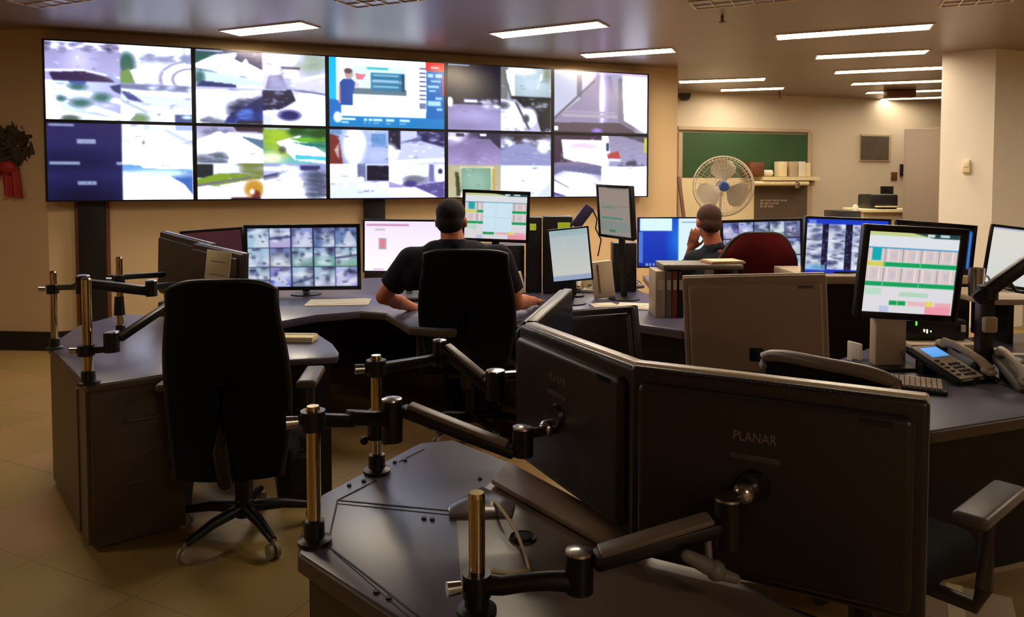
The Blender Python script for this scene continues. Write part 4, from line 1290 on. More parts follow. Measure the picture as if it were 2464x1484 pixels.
# ---------------------------------------------------------------- office chairs
def office_chair(label, loc, rz, fabric, top=1.1, bottom=.48, width=.46, curve=.05, lean=.06, seat_z=.47, arms=True, pad_z=.67, round_top=.06, caster_m=None, group='office chairs', back_y=-.24, name='office_chair', thick=.06, arm_out=.05, pad_l=.27, frame_m=None):
    W = Matrix.Translation(loc) @ Matrix.Rotation(rz, 4, 'Z')
    t = thing(name, label, 'chair', M=W, group=group)
    L = True
    b = MB()
    for k in range(5):
        a = k * 2 * math.pi / 5 + .31
        c, s = math.cos(a), math.sin(a)
        b.tube([(c * .03, s * .03, .115), (c * .16, s * .16, .105), (c * .29, s * .29, .075)], [.026, .022, .016], 10)
    b.lathe([(.001, .08), (.04, .08), (.04, .15), (.03, .16), (.001, .16)], (0, 0, 0))
    bs = b.build('base', m_black, t, local=L)
    for k in range(5):
        a = k * 2 * math.pi / 5 + .31
        c, s = math.cos(a) * .29, math.sin(a) * .29
        d = Vector((-math.sin(a), math.cos(a), 0))
        p = Vector((c, s, .03))
        m = MB()
        for g in (-1, 1):
            m.cone(p + d * (.006 * g), p + d * (.022 * g), .0295, seg=20)
        m.cone(p + Vector((0, 0, .01)), p + Vector((0, 0, .05)), .009, seg=12)
        m.build('caster', caster_m or m_caster, bs, local=L)
    MB().cone((0, 0, .12), (0, 0, seat_z - .07), .03, .025).cone((0, 0, .12), (0, 0, .3), .036).build('gas_column', m_black, t, local=L)
    MB().box((0, 0, seat_z - .075), (.26, .28, .05), bev=.015).build('mechanism', m_black, t, local=L)
    MB().box((0, 0.02, seat_z - .02), (width + .03, .47, .085), bev=.036, seg=4).build('seat', fabric, t, local=L)
    zm = (top + bottom) / 2

    def fn(u, v):
        x = (u - .5) * 2
        h = (top - bottom)
        zz = bottom + h * v
        wv = width / 2 * (.86 + .14 * math.sin(math.pi * min(1, v * 1.15)))
        k = max(0, (v - .82) / .18)
        if k > 0:
            wv *= math.sqrt(max(0.0, 1 - (k * (round_top * 5)) ** 2 * .6))
        zz -= (abs(x) ** 4) * round_top * (v ** 3)
        y = back_y - curve * (1 - x * x) * .6 + .035 * math.cos((v - .3) * 5) - lean * v
        return Vector((x * wv, y, zz)), Vector((x * .25, 1, 0)).normalized()
    MB().sheet(fn, 16, 18, thick).build('backrest', fabric, t, local=L)
    # frame around the back's rear and a spine
    pts = []
    for v in [i / 20 for i in range(21)]:
        p, n = fn(0, v)
        pts.append(p + Vector((0, -.012, 0)))
    for u in [i / 16 for i in range(1, 17)]:
        p, n = fn(u, 1)
        pts.append(p + Vector((0, -.012, 0)))
    for v in [1 - i / 20 for i in range(1, 21)]:
        p, n = fn(1, v)
        pts.append(p + Vector((0, -.012, 0)))
    MB().tube(pts, .014 if frame_m is None else .019, 10).build('back_frame', frame_m or m_black, t, local=L)
    MB().tube([(0, -.05, seat_z - .09), (0, back_y - .06, seat_z - .08), (0, back_y - .12, seat_z + .06), (0, back_y - .10 - lean * .4, zm)], [.03, .032, .03, .022]).build('back_support', m_black, t, local=L)
    if arms:
        for g in (-1, 1):
            x = g * (width / 2 + arm_out)
            MB().tube([(g * .1, 0, seat_z - .08), (x - g * .02, 0, seat_z - .08), (x, 0, seat_z - .02), (x, .01, pad_z - .02)], [.02, .02, .022, .02], 12).build('arm_post', m_armpost, t, local=L)
            MB().box((x, .03, pad_z), (.085, pad_l, .035), bev=.014, seg=3).build('arm_pad', m_pad, t, local=L)
    return t


m_armpost = mat('arm_post_plastic', rgb(62, 52, 46), 0.45)
m_pad = mat('arm_pad_grey', rgb(92, 80, 76), 0.4)
office_chair('empty black chair with pale casters seen from behind beside the left console', (-1.16, 3.15, 0), math.radians(6), m_fabric, top=1.135, bottom=.34, seat_z=.42, width=.47, curve=.06, round_top=.035, lean=.02, back_y=-.22)
office_chair('high-backed black chair in which the man in dark shirt sits', (-.245, 4.42, 0), math.radians(-2), m_fabric, top=1.14, bottom=.50, width=.53, curve=.04, round_top=.02, lean=.02, back_y=-.27, pad_z=.66)
office_chair('maroon fabric chair with rounded back in front of the camera view monitors', (1.555, 5.02, 0), math.radians(6), m_red, top=1.195, bottom=.60, width=.56, curve=.06, round_top=.11, lean=.02, back_y=-.22)
office_chair('black chair at the right with one grey armrest showing, back against the big monitor', (1.045, 2.16, 0), math.radians(-50), m_fabric, top=1.03, bottom=.50, width=.42, curve=.05, round_top=.02, lean=.0, back_y=-.20, pad_z=.665, thick=.045, arm_out=.11, pad_l=.32, frame_m=m_armtop)  # grey back frame imitates light along the black back's top edge


# ---------------------------------------------------------------- people
def head_parts(mb, c, s=1.0, yaw=0.0, pitch=0.0):
    """Skull, jaw, nose, ears and brow; local +y is where the face looks."""
    M = Matrix.Translation(c) @ Matrix.Rotation(yaw, 4, 'Z') @ Matrix.Rotation(pitch, 4, 'X') @ Matrix.Scale(s, 4)
    mb.ball((0, -.008, .03), (.078, .098, .09), M)
    mb.ball((0, .022, -.045), (.058, .068, .07), M)
    mb.ball((0, .06, -.085), (.028, .025, .022), M)
    mb.cap((0, .086, .01), (0, .112, -.03), .009, .013, M)
    mb.ball((0, .088, -.055), (.026, .014, .009), M)
    mb.ball((0, .08, .03), (.055, .02, .012), M)
    for g in (-1, 1):
        mb.ball((g * .082, -.004, -.008), (.012, .02, .033), M)
    return M


def hair_parts(mb, M, short=True):
    mb.ball((0, -.022, .045), (.084, .098, .086), M)
    mb.ball((0, -.045, -.01), (.078, .064, .07), M)
    return mb


def face_details(t, M):
    for g in (-1, 1):
        MB().ball((g * .03, .083, .008), .011, M).build('eye', mat('eye_white', rgb(220, 215, 205), .3), t)
    MB().box((0, .102, -.055), (.042, .003, .004), M).build('mouth', mat('lip', rgb(150, 80, 70), .5), t)


def hand_parts(mb, M, side=1, curl=.35):
    """Palm in M's xy plane, fingers towards +y, thumb leaving towards -x*side."""
    mb.box((0, .045, 0), (.078, .088, .026), M, bev=.012, seg=3)
    mb.ball((side * -.022, .03, -.004), (.024, .034, .017), M)
    for i, (x, l) in enumerate(((-.03, .068), (-.01, .078), (.011, .072), (.031, .056))):
        x *= side
        p = Vector((x, .085, 0))
        a = 0.0
        for k, f in enumerate((.45, .3, .25)):
            a += curl * (.6 + .4 * k)
            q = p + Vector((x * .08, math.cos(a) * l * f * 1.15, -math.sin(a) * l * f * 1.15))
            mb.cap(p, q, .0092 - k * .0007, .0085 - k * .0007, M, 10)
            p = q
    p = Vector((side * -.034, .02, -.004))
    q = p + Vector((side * -.026, .034, -.01))
    mb.cap(p, q, .0125, .011, M, 10)
    mb.cap(q, q + Vector((side * -.006, .03, -.012)), .0105, .009, M, 10)


def orient(o, fwd, up=(0, 0, 1)):
    y = Vector(fwd).normalized()
    x = y.cross(Vector(up)).normalized()
    z = x.cross(y)
    return frame(o, x, y, z)


# the man at the centre
hc = at(1086, 532, 4.42)
t = thing('person', 'man with cropped dark hair in dark short-sleeved shirt, seated, back to the camera', 'person', (-.29, 4.45, 0))
shL, shR = at(990, 628, 4.40), at(1200, 622, 4.40)
elL, elR = at(923, 712, 4.44), at(1243, 728, 4.46)
haL, haR = at(1015, 748, 4.82), at(1292, 722, 4.76)
hip = Vector((-.25, 4.36, .56))
chest = at(1098, 650, 4.40)
b = MB()
Mh = head_parts(b, hc, 1.06, yaw=math.radians(-8), pitch=math.radians(-8))
b.cap(hc + Vector((0, -.015, -.05)), at(1092, 596, 4.38), .066, .078)
b.cap(at(1040, 612, 4.39), at(1148, 612, 4.39), .062)
b.cap(shL, shR, .075)
b.cap(chest + Vector((-.06, 0, 0)), hip + Vector((-.04, 0, .05)), .135, .13)
b.cap(chest + Vector((.06, 0, 0)), hip + Vector((.04, 0, .05)), .135, .13)
for s_, e_, h_ in ((shL, elL, haL), (shR, elR, haR)):
    b.cap(s_, e_, .058, .048)
    b.cap(e_, e_.lerp(h_, .8), .050, .030)
    b.cap(e_.lerp(h_, .3), e_.lerp(h_, .45), .050, .044)
dR = (haR - elR).normalized()
hand_parts(b, orient(elR.lerp(haR, .78), dR + Vector((0, .1, -.05))), side=1, curl=.3)
dL = (haL - elL).normalized()
hand_parts(b, orient(elL.lerp(haL, .8), dL), side=-1, curl=.3)
for g in (-1, 1):
    k = hip + Vector((g * .14, .46, .02))
    b.cap(hip + Vector((g * .1, 0, 0)), k, .085, .062)
    b.cap(k, Vector((k.x, k.y + .08, .10)), .056, .04)
blob(b, 'body', m_skin, t, .0075, smooth=5)
b = MB()
b.cap(shL, shR, .088)
b.cap(at(1046, 606, 4.39), at(1142, 606, 4.39), .072)
b.cap(at(1040, 618, 4.37), at(1000, 660, 4.40), .085, .10)
b.cap(at(1150, 618, 4.37), at(1190, 660, 4.40), .085, .10)
b.cap(chest + Vector((-.08, -.01, .02)), hip + Vector((-.05, 0, .02)), .155, .155)
b.cap(chest + Vector((.08, -.01, .02)), hip + Vector((.05, 0, .02)), .155, .155)
for s_, e_ in ((shL, elL), (shR, elR)):
    b.cap(s_, s_.lerp(e_, .35), .09, .084)
    b.cone(s_.lerp(e_, .3), s_.lerp(e_, .74), .084, .078, seg=20)
b.cone(at(1090, 592, 4.385), at(1090, 572, 4.385), .088, .072, seg=20)
blob(b, 'shirt', m_shirt, t, .012, smooth=8)
b = MB()
for g in (-1, 1):
    k = hip + Vector((g * .14, .46, .02))
    b.cap(hip + Vector((g * .1, 0, 0)), k, .105, .08)
    b.cap(k, Vector((k.x, k.y + .08, .09)), .074, .06)
b.cap(hip + Vector((-.08, 0, 0)), hip + Vector((.08, 0, 0)), .13)
blob(b, 'trousers', m_trouser, t, .014, smooth=6)
for g in (-1, 1):
    k = hip + Vector((g * .14, .54, 0))
    c = MB().ball((k.x, k.y + .06, .045), (.048, .14, .045))
    c.box((k.x, k.y + .05, .012), (.085, .27, .024), bev=.01)
    c.build('shoe', m_shoe, t)
b = MB(); hair_parts(b, Mh); blob(b, 'hair', m_hair_d, t, .008, smooth=4)
face_details(t, Mh)

# the person further back
hc = at(1704, 536, 5.2)
t = thing('person', 'red-haired person in slate shirt with a hand at the face, before the blue desktop monitor', 'person', (1.36, 5.25, 0))
b = MB()
Mh = head_parts(b, hc, 1.0, yaw=math.radians(14), pitch=math.radians(-10))
hip = Vector((1.47, 5.12, .56))
shL, shR = at(1672, 628, 5.2), at(1795, 632, 5.16)
elL = at(1645, 668, 5.48)
haL = at(1668, 578, 5.33)
elR = at(1815, 700, 5.3)
haR = at(1780, 720, 5.62)
chest = at(1738, 650, 5.19)
b.cap(hc + Vector((.005, -.01, -.05)), at(1722, 606, 5.19), .058, .068)
b.cap(shL, shR, .07)
b.cap(chest, hip + Vector((0, 0, .05)), .14, .14)
for s_, e_, h_ in ((shL, elL, haL), (shR, elR, haR)):
    b.cap(s_, e_, .052, .044)
    b.cap(e_, e_.lerp(h_, .85), .045, .028)
hand_parts(b, orient(elL.lerp(haL, .82), haL - elL, up=(-.5, -1, 0)), side=-1, curl=.5)
hand_parts(b, orient(elR.lerp(haR, .85), haR - elR), side=1, curl=.3)
for g in (-1, 1):
    k = hip + Vector((g * .13, .45, .02))
    b.cap(hip + Vector((g * .09, 0, 0)), k, .08, .06)
    b.cap(k, Vector((k.x, k.y + .06, .10)), .052, .04)
blob(b, 'body', m_skin, t, .0075, smooth=5)
b = MB()
b.cap(shL, shR, .083)
b.cap(at(1700, 612, 5.19), at(1765, 616, 5.18), .062)
b.cap(chest + Vector((-.06, 0, 0)), hip + Vector((-.04, 0, .02)), .15, .15)
b.cap(chest + Vector((.06, 0, 0)), hip + Vector((.04, 0, .02)), .15, .15)
for s_, e_, h_ in ((shL, elL, haL), (shR, elR, haR)):
    b.cap(s_, e_, .075, .06)
    b.cone(e_, e_.lerp(h_, .45), .06, .05, seg=18)
b.cone(at(1718, 598, 5.19), at(1714, 582, 5.19), .082, .064, seg=20)
blob(b, 'shirt', m_shirt2, t, .012, smooth=8)
b = MB()
for g in (-1, 1):
    k = hip + Vector((g * .13, .45, .02))
    b.cap(hip + Vector((g * .09, 0, 0)), k, .10, .078)
    b.cap(k, Vector((k.x, k.y + .06, .09)), .07, .058)
b.cap(hip + Vector((-.07, 0, 0)), hip + Vector((.07, 0, 0)), .125)
blob(b, 'trousers', m_trouser, t, .014, smooth=6)
for g in (-1, 1):
    k = hip + Vector((g * .13, .51, 0))
    MB().ball((k.x, k.y + .06, .045), (.045, .13, .045)).box((k.x, k.y + .05, .012), (.08, .25, .024), bev=.01).build('shoe', m_shoe, t)
b = MB(); hair_parts(b, Mh); blob(b, 'hair', m_hair_b, t, .008, smooth=4)
face_details(t, Mh)

# ---------------------------------------------------------------- pedestal fan
fc = at(1740, 448, 6.85)
t = thing('pedestal_fan', 'cream pedestal fan with blue hub in front of the green board', 'fan', (fc.x, fc.y + .12, 0))
Mf = Matrix.Translation(fc) @ Matrix.Rotation(math.radians(-8), 4, 'Z') @ Matrix.Rotation(math.pi / 2, 4, 'X')
R_ = 71 * 6.85 / F_PX
g = MB()
g.torus((0, 0, 0), R_, .008, Mf, 56)
g.torus((0, 0, .045), R_ * .93, .003, Mf, 56).torus((0, 0, -.06), R_ * .9, .003, Mf, 56)
for r in (.35, .6, .8):
    g.torus((0, 0, .075 - .05 * r * r), R_ * r, .0014, Mf, 44)
for k in range(48):
    a = 2 * math.pi * k / 48
    c, s = math.cos(a), math.sin(a)
    g.tube([(c * .05, s * .05, .078), (c * R_ * .6, s * R_ * .6, .07), (c * R_ * .93, s * R_ * .93, .045), (c * R_, s * R_, 0)], .0013, 5, Mf)
    g.tube([(c * .06, s * .06, -.10), (c * R_ * .6, s * R_ * .6, -.095), (c * R_ * .92, s * R_ * .92, -.06), (c * R_, s * R_, 0)], .0013, 5, Mf)
g.build('guard', m_fan, t)
for k in range(3):
    a0 = math.radians(90 + 120 * k)

    def bf(u, v, a0=a0):
        r = .04 + (R_ * .88 - .04) * v
        w = math.radians(42) * (.55 + .45 * math.sin(math.pi * min(1, v * .95)))
        a = a0 + (u - .5) * 2 * w * (.75 if v > .9 else 1)
        p = Vector((math.cos(a) * r, math.sin(a) * r, (u - .5) * .05))
        return p, Vector((0, 0, 1))
    MB().sheet(bf, 8, 8, .003, Mf).build('blade', m_fan, t)
MB().lathe([(.001, .10), (.036, .098), (.046, .085), (.046, .03), (.001, .03)], (0, 0, 0), M=Mf).build('hub', m_blue, t, label='round blue hub')
MB().lathe([(.001, -.1), (.06, -.1), (.065, -.14), (.055, -.24), (.001, -.25)], (0, 0, 0), M=Mf).build('motor', m_fan, t)
pc = Mf @ Vector((0, 0, -.17))
MB().cone((pc.x, pc.y, .03), (pc.x, pc.y, pc.z - .03), .018, .014).cone((pc.x, pc.y, .5), (pc.x, pc.y, .8), .024).build('pole', m_fan, t)
MB().box((pc.x, pc.y, pc.z - .05), (.05, .06, .08), bev=.012).build('tilt_joint', m_fan, t)
MB().lathe([(.19, 0), (.19, .015), (.16, .03), (.03, .05), (.001, .05)], (pc.x, pc.y, 0)).build('base', m_fan, t)
# ---------------------------------------------------------------- far wall fittings
def on_plane(P, u, n, off, x0, y0, x1, y1, th, mb, bev=0.0):
    """Box lying on a vertical plane (point P, along u, normal n), given by two picture corners."""
    Q = P + n * off
    a, b = ppl(x0, y0, Q, n), ppl(x1, y1, Q, n)
    sa, sb = (a - Q).dot(u), (b - Q).dot(u)
    z0, z1 = min(a.z, b.z), max(a.z, b.z)
    c = Q + u * ((sa + sb) / 2)
    M = frame(Vector((c.x, c.y, (z0 + z1) / 2)), u, -n, Vector((0, 0, 1)))
    mb.box((0, -th / 2, 0), (abs(sb - sa), th, z1 - z0), M, bev=bev)
    return M


def far(mb, x0, y0, x1, y1, th, off=.001, bev=0.0):
    return on_plane(FA, FU, FN, off, x0, y0, x1, y1, th, mb, bev)


g = MB(); Mg = far(g, 1634, 318, 1941, 428, .02, off=.03)
t = thing('notice_board', 'cream framed green board on the far wall behind the fan', 'board', M=Mg)
g.build('green_panel', m_green, t)
b = MB()
far(b, 1629, 304, 1946, 319, .06); far(b, 1629, 319, 1636, 540, .06); far(b, 1939, 319, 1947, 540, .06)
b.build('frame', m_beige, t)
b = MB(); far(b, 1636, 428, 1812, 548, .02, off=.03); b.build('lower_panel', m_cream, t, label='plain cream lower panel')
b = MB(); Mg = far(b, 1813, 449, 1940, 552, .03, off=.03)
t = thing('wall_panel', 'dark brown-grey panel with faint pale print under the shelf on the far wall', 'panel', M=Mg)
b.build('board', mat('brown_grey_panel', rgb(96, 80, 66), .6), t)
b = MB()
rnd = random.Random(2)
for r_, (y, xe) in enumerate(((480, 1893), (487, 1870), (494, 1862))):
    x = 1829
    while x < xe:
        w = rnd.uniform(4, 9)
        far(b, x, y, x + w, y + 4.5, .002, off=.061)
        x += w + rnd.uniform(1.5, 4)
b.build('faint_print', mat('pale_print', rgb(165, 150, 135), .6), t)
b = MB(); Mg = far(b, 1812, 425, 1944, 434, .28, off=.06)
t = thing('wall_shelf', 'cream shelf on the far wall right of the fan holding cartons', 'shelf', M=Mg)
b.build('board', m_cream, t)
b = MB(); far(b, 1816, 434, 1820, 447, .2, off=.06); far(b, 1936, 434, 1940, 447, .2, off=.06); b.build('bracket', m_beige, t)
a, c = ppl(1813, 441, FA + FN * .3, FN), ppl(1944, 441, FA + FN * .3, FN)
c.z = a.z
single(MB().cone(a, c, .033), 'paper_roll', m_cream, 'long pale roll hanging right under the shelf on the far wall', 'roll')
for (x0, y0, x1, th, m, lb, nm) in ((1787, 391, 1820, .2, m_wood, 'dark brown box half hidden behind the fan at the shelf\'s left end', 'storage_box'),
                                (1863, 389, 1880, .14, m_cream, 'cream carton on the far shelf, middle of the row', 'carton'),
                                (1889, 389, 1905, .14, m_beige, 'beige carton leaning right of the cream one on the far shelf', 'carton'),
                                (1909, 389, 1924, .14, m_paper, 'white carton near the right end of the far shelf', 'carton'),
                                (1926, 392, 1938, .12, m_cream, 'last small carton at the right end of the far shelf', 'carton')):
    b = MB(); far(b, x0, y0, x1, 424.6, th, off=.12, bev=.004)
    single(b, nm, m, lb, 'box', 'cartons on the far wall shelf' if nm == 'carton' else None)
b = MB()
a = ppl(1826, 408, FA + FN * .2, FN); c = ppl(1856, 417, FA + FN * .2, FN)
a.z = ppl(1826, 424, FA + FN * .2, FN).z + .05
single(MB().cone(a, Vector((c.x, c.y, a.z)), .048), 'paper_roll', m_paper, 'short thick white roll lying at the left of the far shelf', 'roll')
p = ppl(1918, 437, FA + FN * .33, FN)
single(MB().lathe([(.001, -.10), (.03, -.1), (.045, -.07), (.04, -.02), (.02, 0)], p), 'hanging_lamp', m_silver, 'small metal lamp hanging below the far shelf\'s right end', 'lamp')
b = MB()
a, c = ppl(1633, 425, FA + FN * .15, FN), ppl(1648, 560, FA + FN * .35, FN)
c = a + (c - a) * 2.2
c.z = 0.02
bar(b, a, c, .05, .03)
single(b, 'wooden_pole', m_wood, 'brown pole leaning at the wall corner left of the board', 'pole')
b = MB(); Mg = far(b, 2069, 323, 2141, 388, .03)
t = thing('framed_picture', 'grey picture in a thin frame on the far wall left of the cabinet', 'picture', M=Mg)
b.build('frame', m_beige, t)
b = MB(); far(b, 2072, 327, 2138, 385, .004, off=.033)
b.build('print', mat('grey_print', rgb(88, 78, 66), .5, var=.6, scale=5), t)
b = MB(); far(b, 2144, 414, 2157, 434, .02, bev=.003); single(b, 'switch_plate', m_wood, 'small brown plate on the far wall below the grey picture', 'plate')
b = MB(); far(b, 2165, 395, 2173, 424, .05, bev=.003); single(b, 'door_closer', m_black, 'small dark fitting on the far wall against the cabinet\'s edge', 'fitting')

# cabinet and counter in the distance
a = at(2176, 310, 8.6)
hz = a.z
cu = Vector((.878, -.478, 0))
cn = Vector((.478, .878, 0))
M = frame(Vector((a.x, a.y, 0)) + cu * .31 + cn * .25, cu, cn, Vector((0, 0, 1)))
t = thing('tall_cabinet', 'tall grey steel cabinet beside the column at the far end', 'cabinet', M=M)
MB().box((0, 0, hz / 2), (.62, .5, hz), M, bev=.008).build('body', m_cabinet, t)
MB().box((0, -.258, hz / 2), (.58, .016, hz - .08), M, bev=.004).build('door', m_cabinet, t)
MB().box((.22, -.275, hz * .5), (.02, .02, .12), M).build('handle', m_silver, t)
a = at(2076, 503, 9.0); c = at(2200, 503, 9.0)
t = thing('counter', 'pale topped counter in front of the far cabinet', 'counter', ((a.x + c.x) / 2, 9.3, 0))
MB().box(((a.x + c.x) / 2 + .02, 9.3, a.z - .02), (c.x - a.x, .6, .04), bev=.006).build('top', m_cream, t)
MB().box(((a.x + c.x) / 2 + .02, 9.32, (a.z - .04) / 2), (c.x - a.x - .05, .5, a.z - .04)).build('body', m_beige, t)
ct = a.z
a = at(2085, 467, 9.2); c = at(2150, 467, 9.2)
t = thing('printer', 'dark office printer on the far counter', 'printer', ((a.x + c.x) / 2, 9.3, ct))
MB().box(((a.x + c.x) / 2, 9.26, (ct + a.z) / 2), (c.x - a.x, .36, a.z - ct), bev=.02).build('body', m_black, t)
MB().box(((a.x + c.x) / 2, 9.04, ct + .03), (.24, .1, .015)).build('paper_tray', m_cream, t)
a = at(2143, 446, 9.3); c = at(2174, 446, 9.3)
t = thing('small_monitor', 'small black screen standing at the back of the far counter', 'monitor', ((a.x + c.x) / 2, 9.5, ct))
MB().box(((a.x + c.x) / 2, 9.55, a.z - .12), (c.x - a.x, .03, .22), bev=.006).build('panel', m_bezel, t)
MB().box(((a.x + c.x) / 2, 9.56, (ct + a.z - .22) / 2), (.04, .03, a.z - .22 - ct)).build('stand', m_black, t)
a = at(2020, 508, 8.4); c = at(2074, 508, 8.4)
t = thing('storage_cabinet', 'low black cabinet left of the far counter with something pale on it', 'cabinet', ((a.x + c.x) / 2, 8.6, 0))
MB().box(((a.x + c.x) / 2, 8.62, a.z / 2), (c.x - a.x, .4, a.z), bev=.006).build('body', m_black, t)
MB().box(((a.x + c.x) / 2, 8.41, a.z / 2), (c.x - a.x - .04, .012, a.z - .08), bev=.003).build('door', m_arm, t)
p = at(2058, 500, 8.5); p.z = a.z
single(MB().lathe([(.001, 0), (.03, 0), (.03, .05), (.018, .07), (.001, .075)], p), 'small_bottle', m_paper, 'tiny pale bottle standing on the low black cabinet in the distance', 'bottle')
# column sensor
b = MB(); CN = Vector((colDir.y, -colDir.x, 0))
Mg = on_plane(colA, colDir, CN, .001, 2316, 384, 2334, 415, .05, b, .008)
t = thing('wall_sensor', 'small cream sensor box on the bright column', 'sensor', M=Mg)
b.build('housing', m_cream, t)
b = MB(); on_plane(colA, colDir, CN, .05, 2319, 388, 2331, 402, .008, b, .003); b.build('lens', m_paper, t)

# garland on the left wall
rnd = random.Random(7)
p0 = at(30, 360, 6.72)
t = thing('wall_garland', 'dark leafy garland with a red bow on the left wall', 'decoration', (p0.x, 6.78, 1.5))
b = MB()
for k in range(330):
    a = rnd.uniform(0, 2 * math.pi)
    r = rnd.uniform(0, 1) ** .5
    c = at(30 + math.cos(a) * r * 48, 358 + math.sin(a) * r * 48, 6.70 + rnd.uniform(-.05, .05))
    d = Vector((rnd.uniform(-1, 1), rnd.uniform(-.6, .2), rnd.uniform(-1, 1))).normalized() * .075
    b.cone(c - d, c + d, .034, .002, seg=6)
b.build('leaves', mat('dark_garland_leaves', rgb(66, 50, 26), .7, var=.5, scale=20), t)


def cloth(pts, d, nm, m):
    P = [at(x, y, d) for x, y in pts]

    def fn(u, v):
        a = P[0].lerp(P[1], u)
        c = P[3].lerp(P[2], u)
        q = a.lerp(c, v)
        return q + Vector((0, .02 * math.sin(u * 14 + v * 3), 0)), Vector((0, -1, 0))
    return MB().sheet(fn, 24, 8, .006).build(nm, m, t)


m_ribbon = mat('red_ribbon', rgb(165, 28, 22), .6, var=.3, scale=8)
cloth(((-30, 385), (60, 380), (72, 462), (-30, 484)), 6.68, 'bow_tail', m_ribbon)
cloth(((0, 405), (40, 400), (60, 478), (10, 470)), 6.62, 'bow_tail', m_ribbon)
MB().ball(at(18, 402, 6.6), (.07, .05, .06)).build('bow_knot', m_ribbon, t)
a = at(8, 640, 6.76)
t = thing('wall_hook_rail', 'dark hook rail on the left wall at the edge of the view', 'rail', (a.x, a.y, a.z))
MB().box((a.x, 6.83, a.z), (.26, .04, .06), bev=.006).build('rail', m_wood, t)
for k in (-.08, 0, .08):
    MB().tube([(a.x + k, 6.82, a.z), (a.x + k, 6.76, a.z - .03), (a.x + k, 6.74, a.z)], .008, 8).build('hook', m_arm, t)

# ---------------------------------------------------------------- telephones, keyboards, papers
def telephone(p, rz, label, lit=True, scale=1.0, name='desk_telephone', body=None, flip=False):
    M0 = Matrix.Translation(p) @ Matrix.Rotation(rz, 4, 'Z') @ Matrix.Scale(scale, 4) @ Matrix.Diagonal((-1 if flip else 1, 1.15, 1, 1))
    t = thing(name, label, 'telephone', p, rz, group='desk telephones')
    M = M0 @ Matrix.Translation((0, 0, .045)) @ Matrix.Rotation(math.radians(22), 4, 'X')
    MB().box((0, 0, 0), (.19, .21, .028), M, bev=.01, seg=3).build('body', body or m_grey, t)
    MB().box((0, .06, .018), (.14, .03, .05), M0, bev=.008).box((0, .075, .045), (.12, .02, .09), M0, bev=.006).build('stand', m_arm, t)
    MB().box((.028, .0, .0155), (.118, .19, .006), M, bev=.003).build('face_plate', m_beige, t)
    MB().box((.022, .052, .0195), (.085, .052, .003), M, bev=.001).build('display', glow('phone_display_blue', (90, 160, 235), .9) if lit else m_bezel, t)
    k = MB()
    for i in range(3):
        for j in range(4):
            k.box((.0 + i * .019, -.078 + j * .019, .0205), (.013, .012, .005), M, bev=.0015)
    for j in range(5):
        k.box((.072, -.075 + j * .02, .0205), (.018, .008, .004), M, bev=.001)
    k.build('keypad', m_arm, t)
    h = MB()
    h.tube([(-.065, -.085, .03), (-.065, -.05, .044), (-.065, 0, .048), (-.065, .05, .044), (-.065, .085, .03)], [.02, .015, .014, .015, .02], 12, M)
    h.box((-.065, -.085, .025), (.045, .04, .022), M, bev=.01).box((-.065, .085, .025), (.045, .04, .022), M, bev=.01)
    hs = h.build('handset', m_beige, t, label='pale handset')
    pts = [M @ Vector((-.07, -.11 - .0, .01)) + Vector((.012 * math.sin(i * 1.9), -.001 * i, .012 * math.cos(i * 1.9) - .004)) for i in range(18)]
    MB().tube(pts, .003, 6).build('cord', m_arm, hs)
    return t


telephone(pz(2285, 905), math.radians(22), 'desk telephone with glowing blue display beside the touch terminal', scale=1.15, flip=True, body=m_arm)
telephone(pz(2478, 925), math.radians(-8), 'grey telephone at the right edge with unlit display', lit=False, scale=1.1)
telephone(pz(1505, 690), math.radians(30), 'telephone on the far curved worktop under the high narrow monitor', lit=False, scale=1.05)
telephone(pz(1420, 700), math.radians(-20), 'telephone on the far curved worktop under the blank sheet monitor', lit=False, scale=.95)


def keyboard(p, rz, label, m=m_beige, w=.42):
    t = thing('keyboard', label, 'keyboard', p, rz, group='computer keyboards')
    M = Matrix.Translation(p) @ Matrix.Rotation(rz, 4, 'Z') @ Matrix.Rotation(math.radians(4), 4, 'X')
    MB().box((0, 0, .016), (w, .155, .018), M, bev=.005).build('case', m_arm, t)
    k = MB()
    n = int(w / .0195)
    for j in range(6):
        for i in range(n):
            k.box((-w / 2 + .017 + i * .0188, -.06 + j * .0215, .028), (.0155, .016, .009), M)
    k.build('keys', m, t)
    return t


keyboard(pz(2135, 926), math.radians(-28), 'pale keyed keyboard in front of the touch terminal\'s pedestal')
keyboard(pz(985, 722), math.radians(6), 'keyboard on the curved worktop by the seated man\'s left arm', m_grey)

for (x, y, w, d_, rz, m, lb) in ((815, 728, .42, .26, .1, m_paper, 'sheets of paper below the fifteen view monitor'),
                                 (1540, 738, .30, .24, -.3, m_paper, 'white papers on the curved worktop left of the binders'),
                                 (1452, 735, .16, .14, .2, m_paper, 'small white slip on the curved worktop above the small dark monitor back')):
    p = pz(x, y)
    M = Matrix.Translation(p) @ Matrix.Rotation(rz, 4, 'Z')
    t = thing('paper_sheets', lb, 'paper', p, rz, group='papers on the curved worktop')
    MB().box((0, 0, .003), (w, d_, .005), M).build('sheet', m, t)
    MB().box((.02, .012, .007), (w * .8, d_ * .8, .002), M @ Matrix.Rotation(.1, 4, 'Z')).build('sheet', m, t)

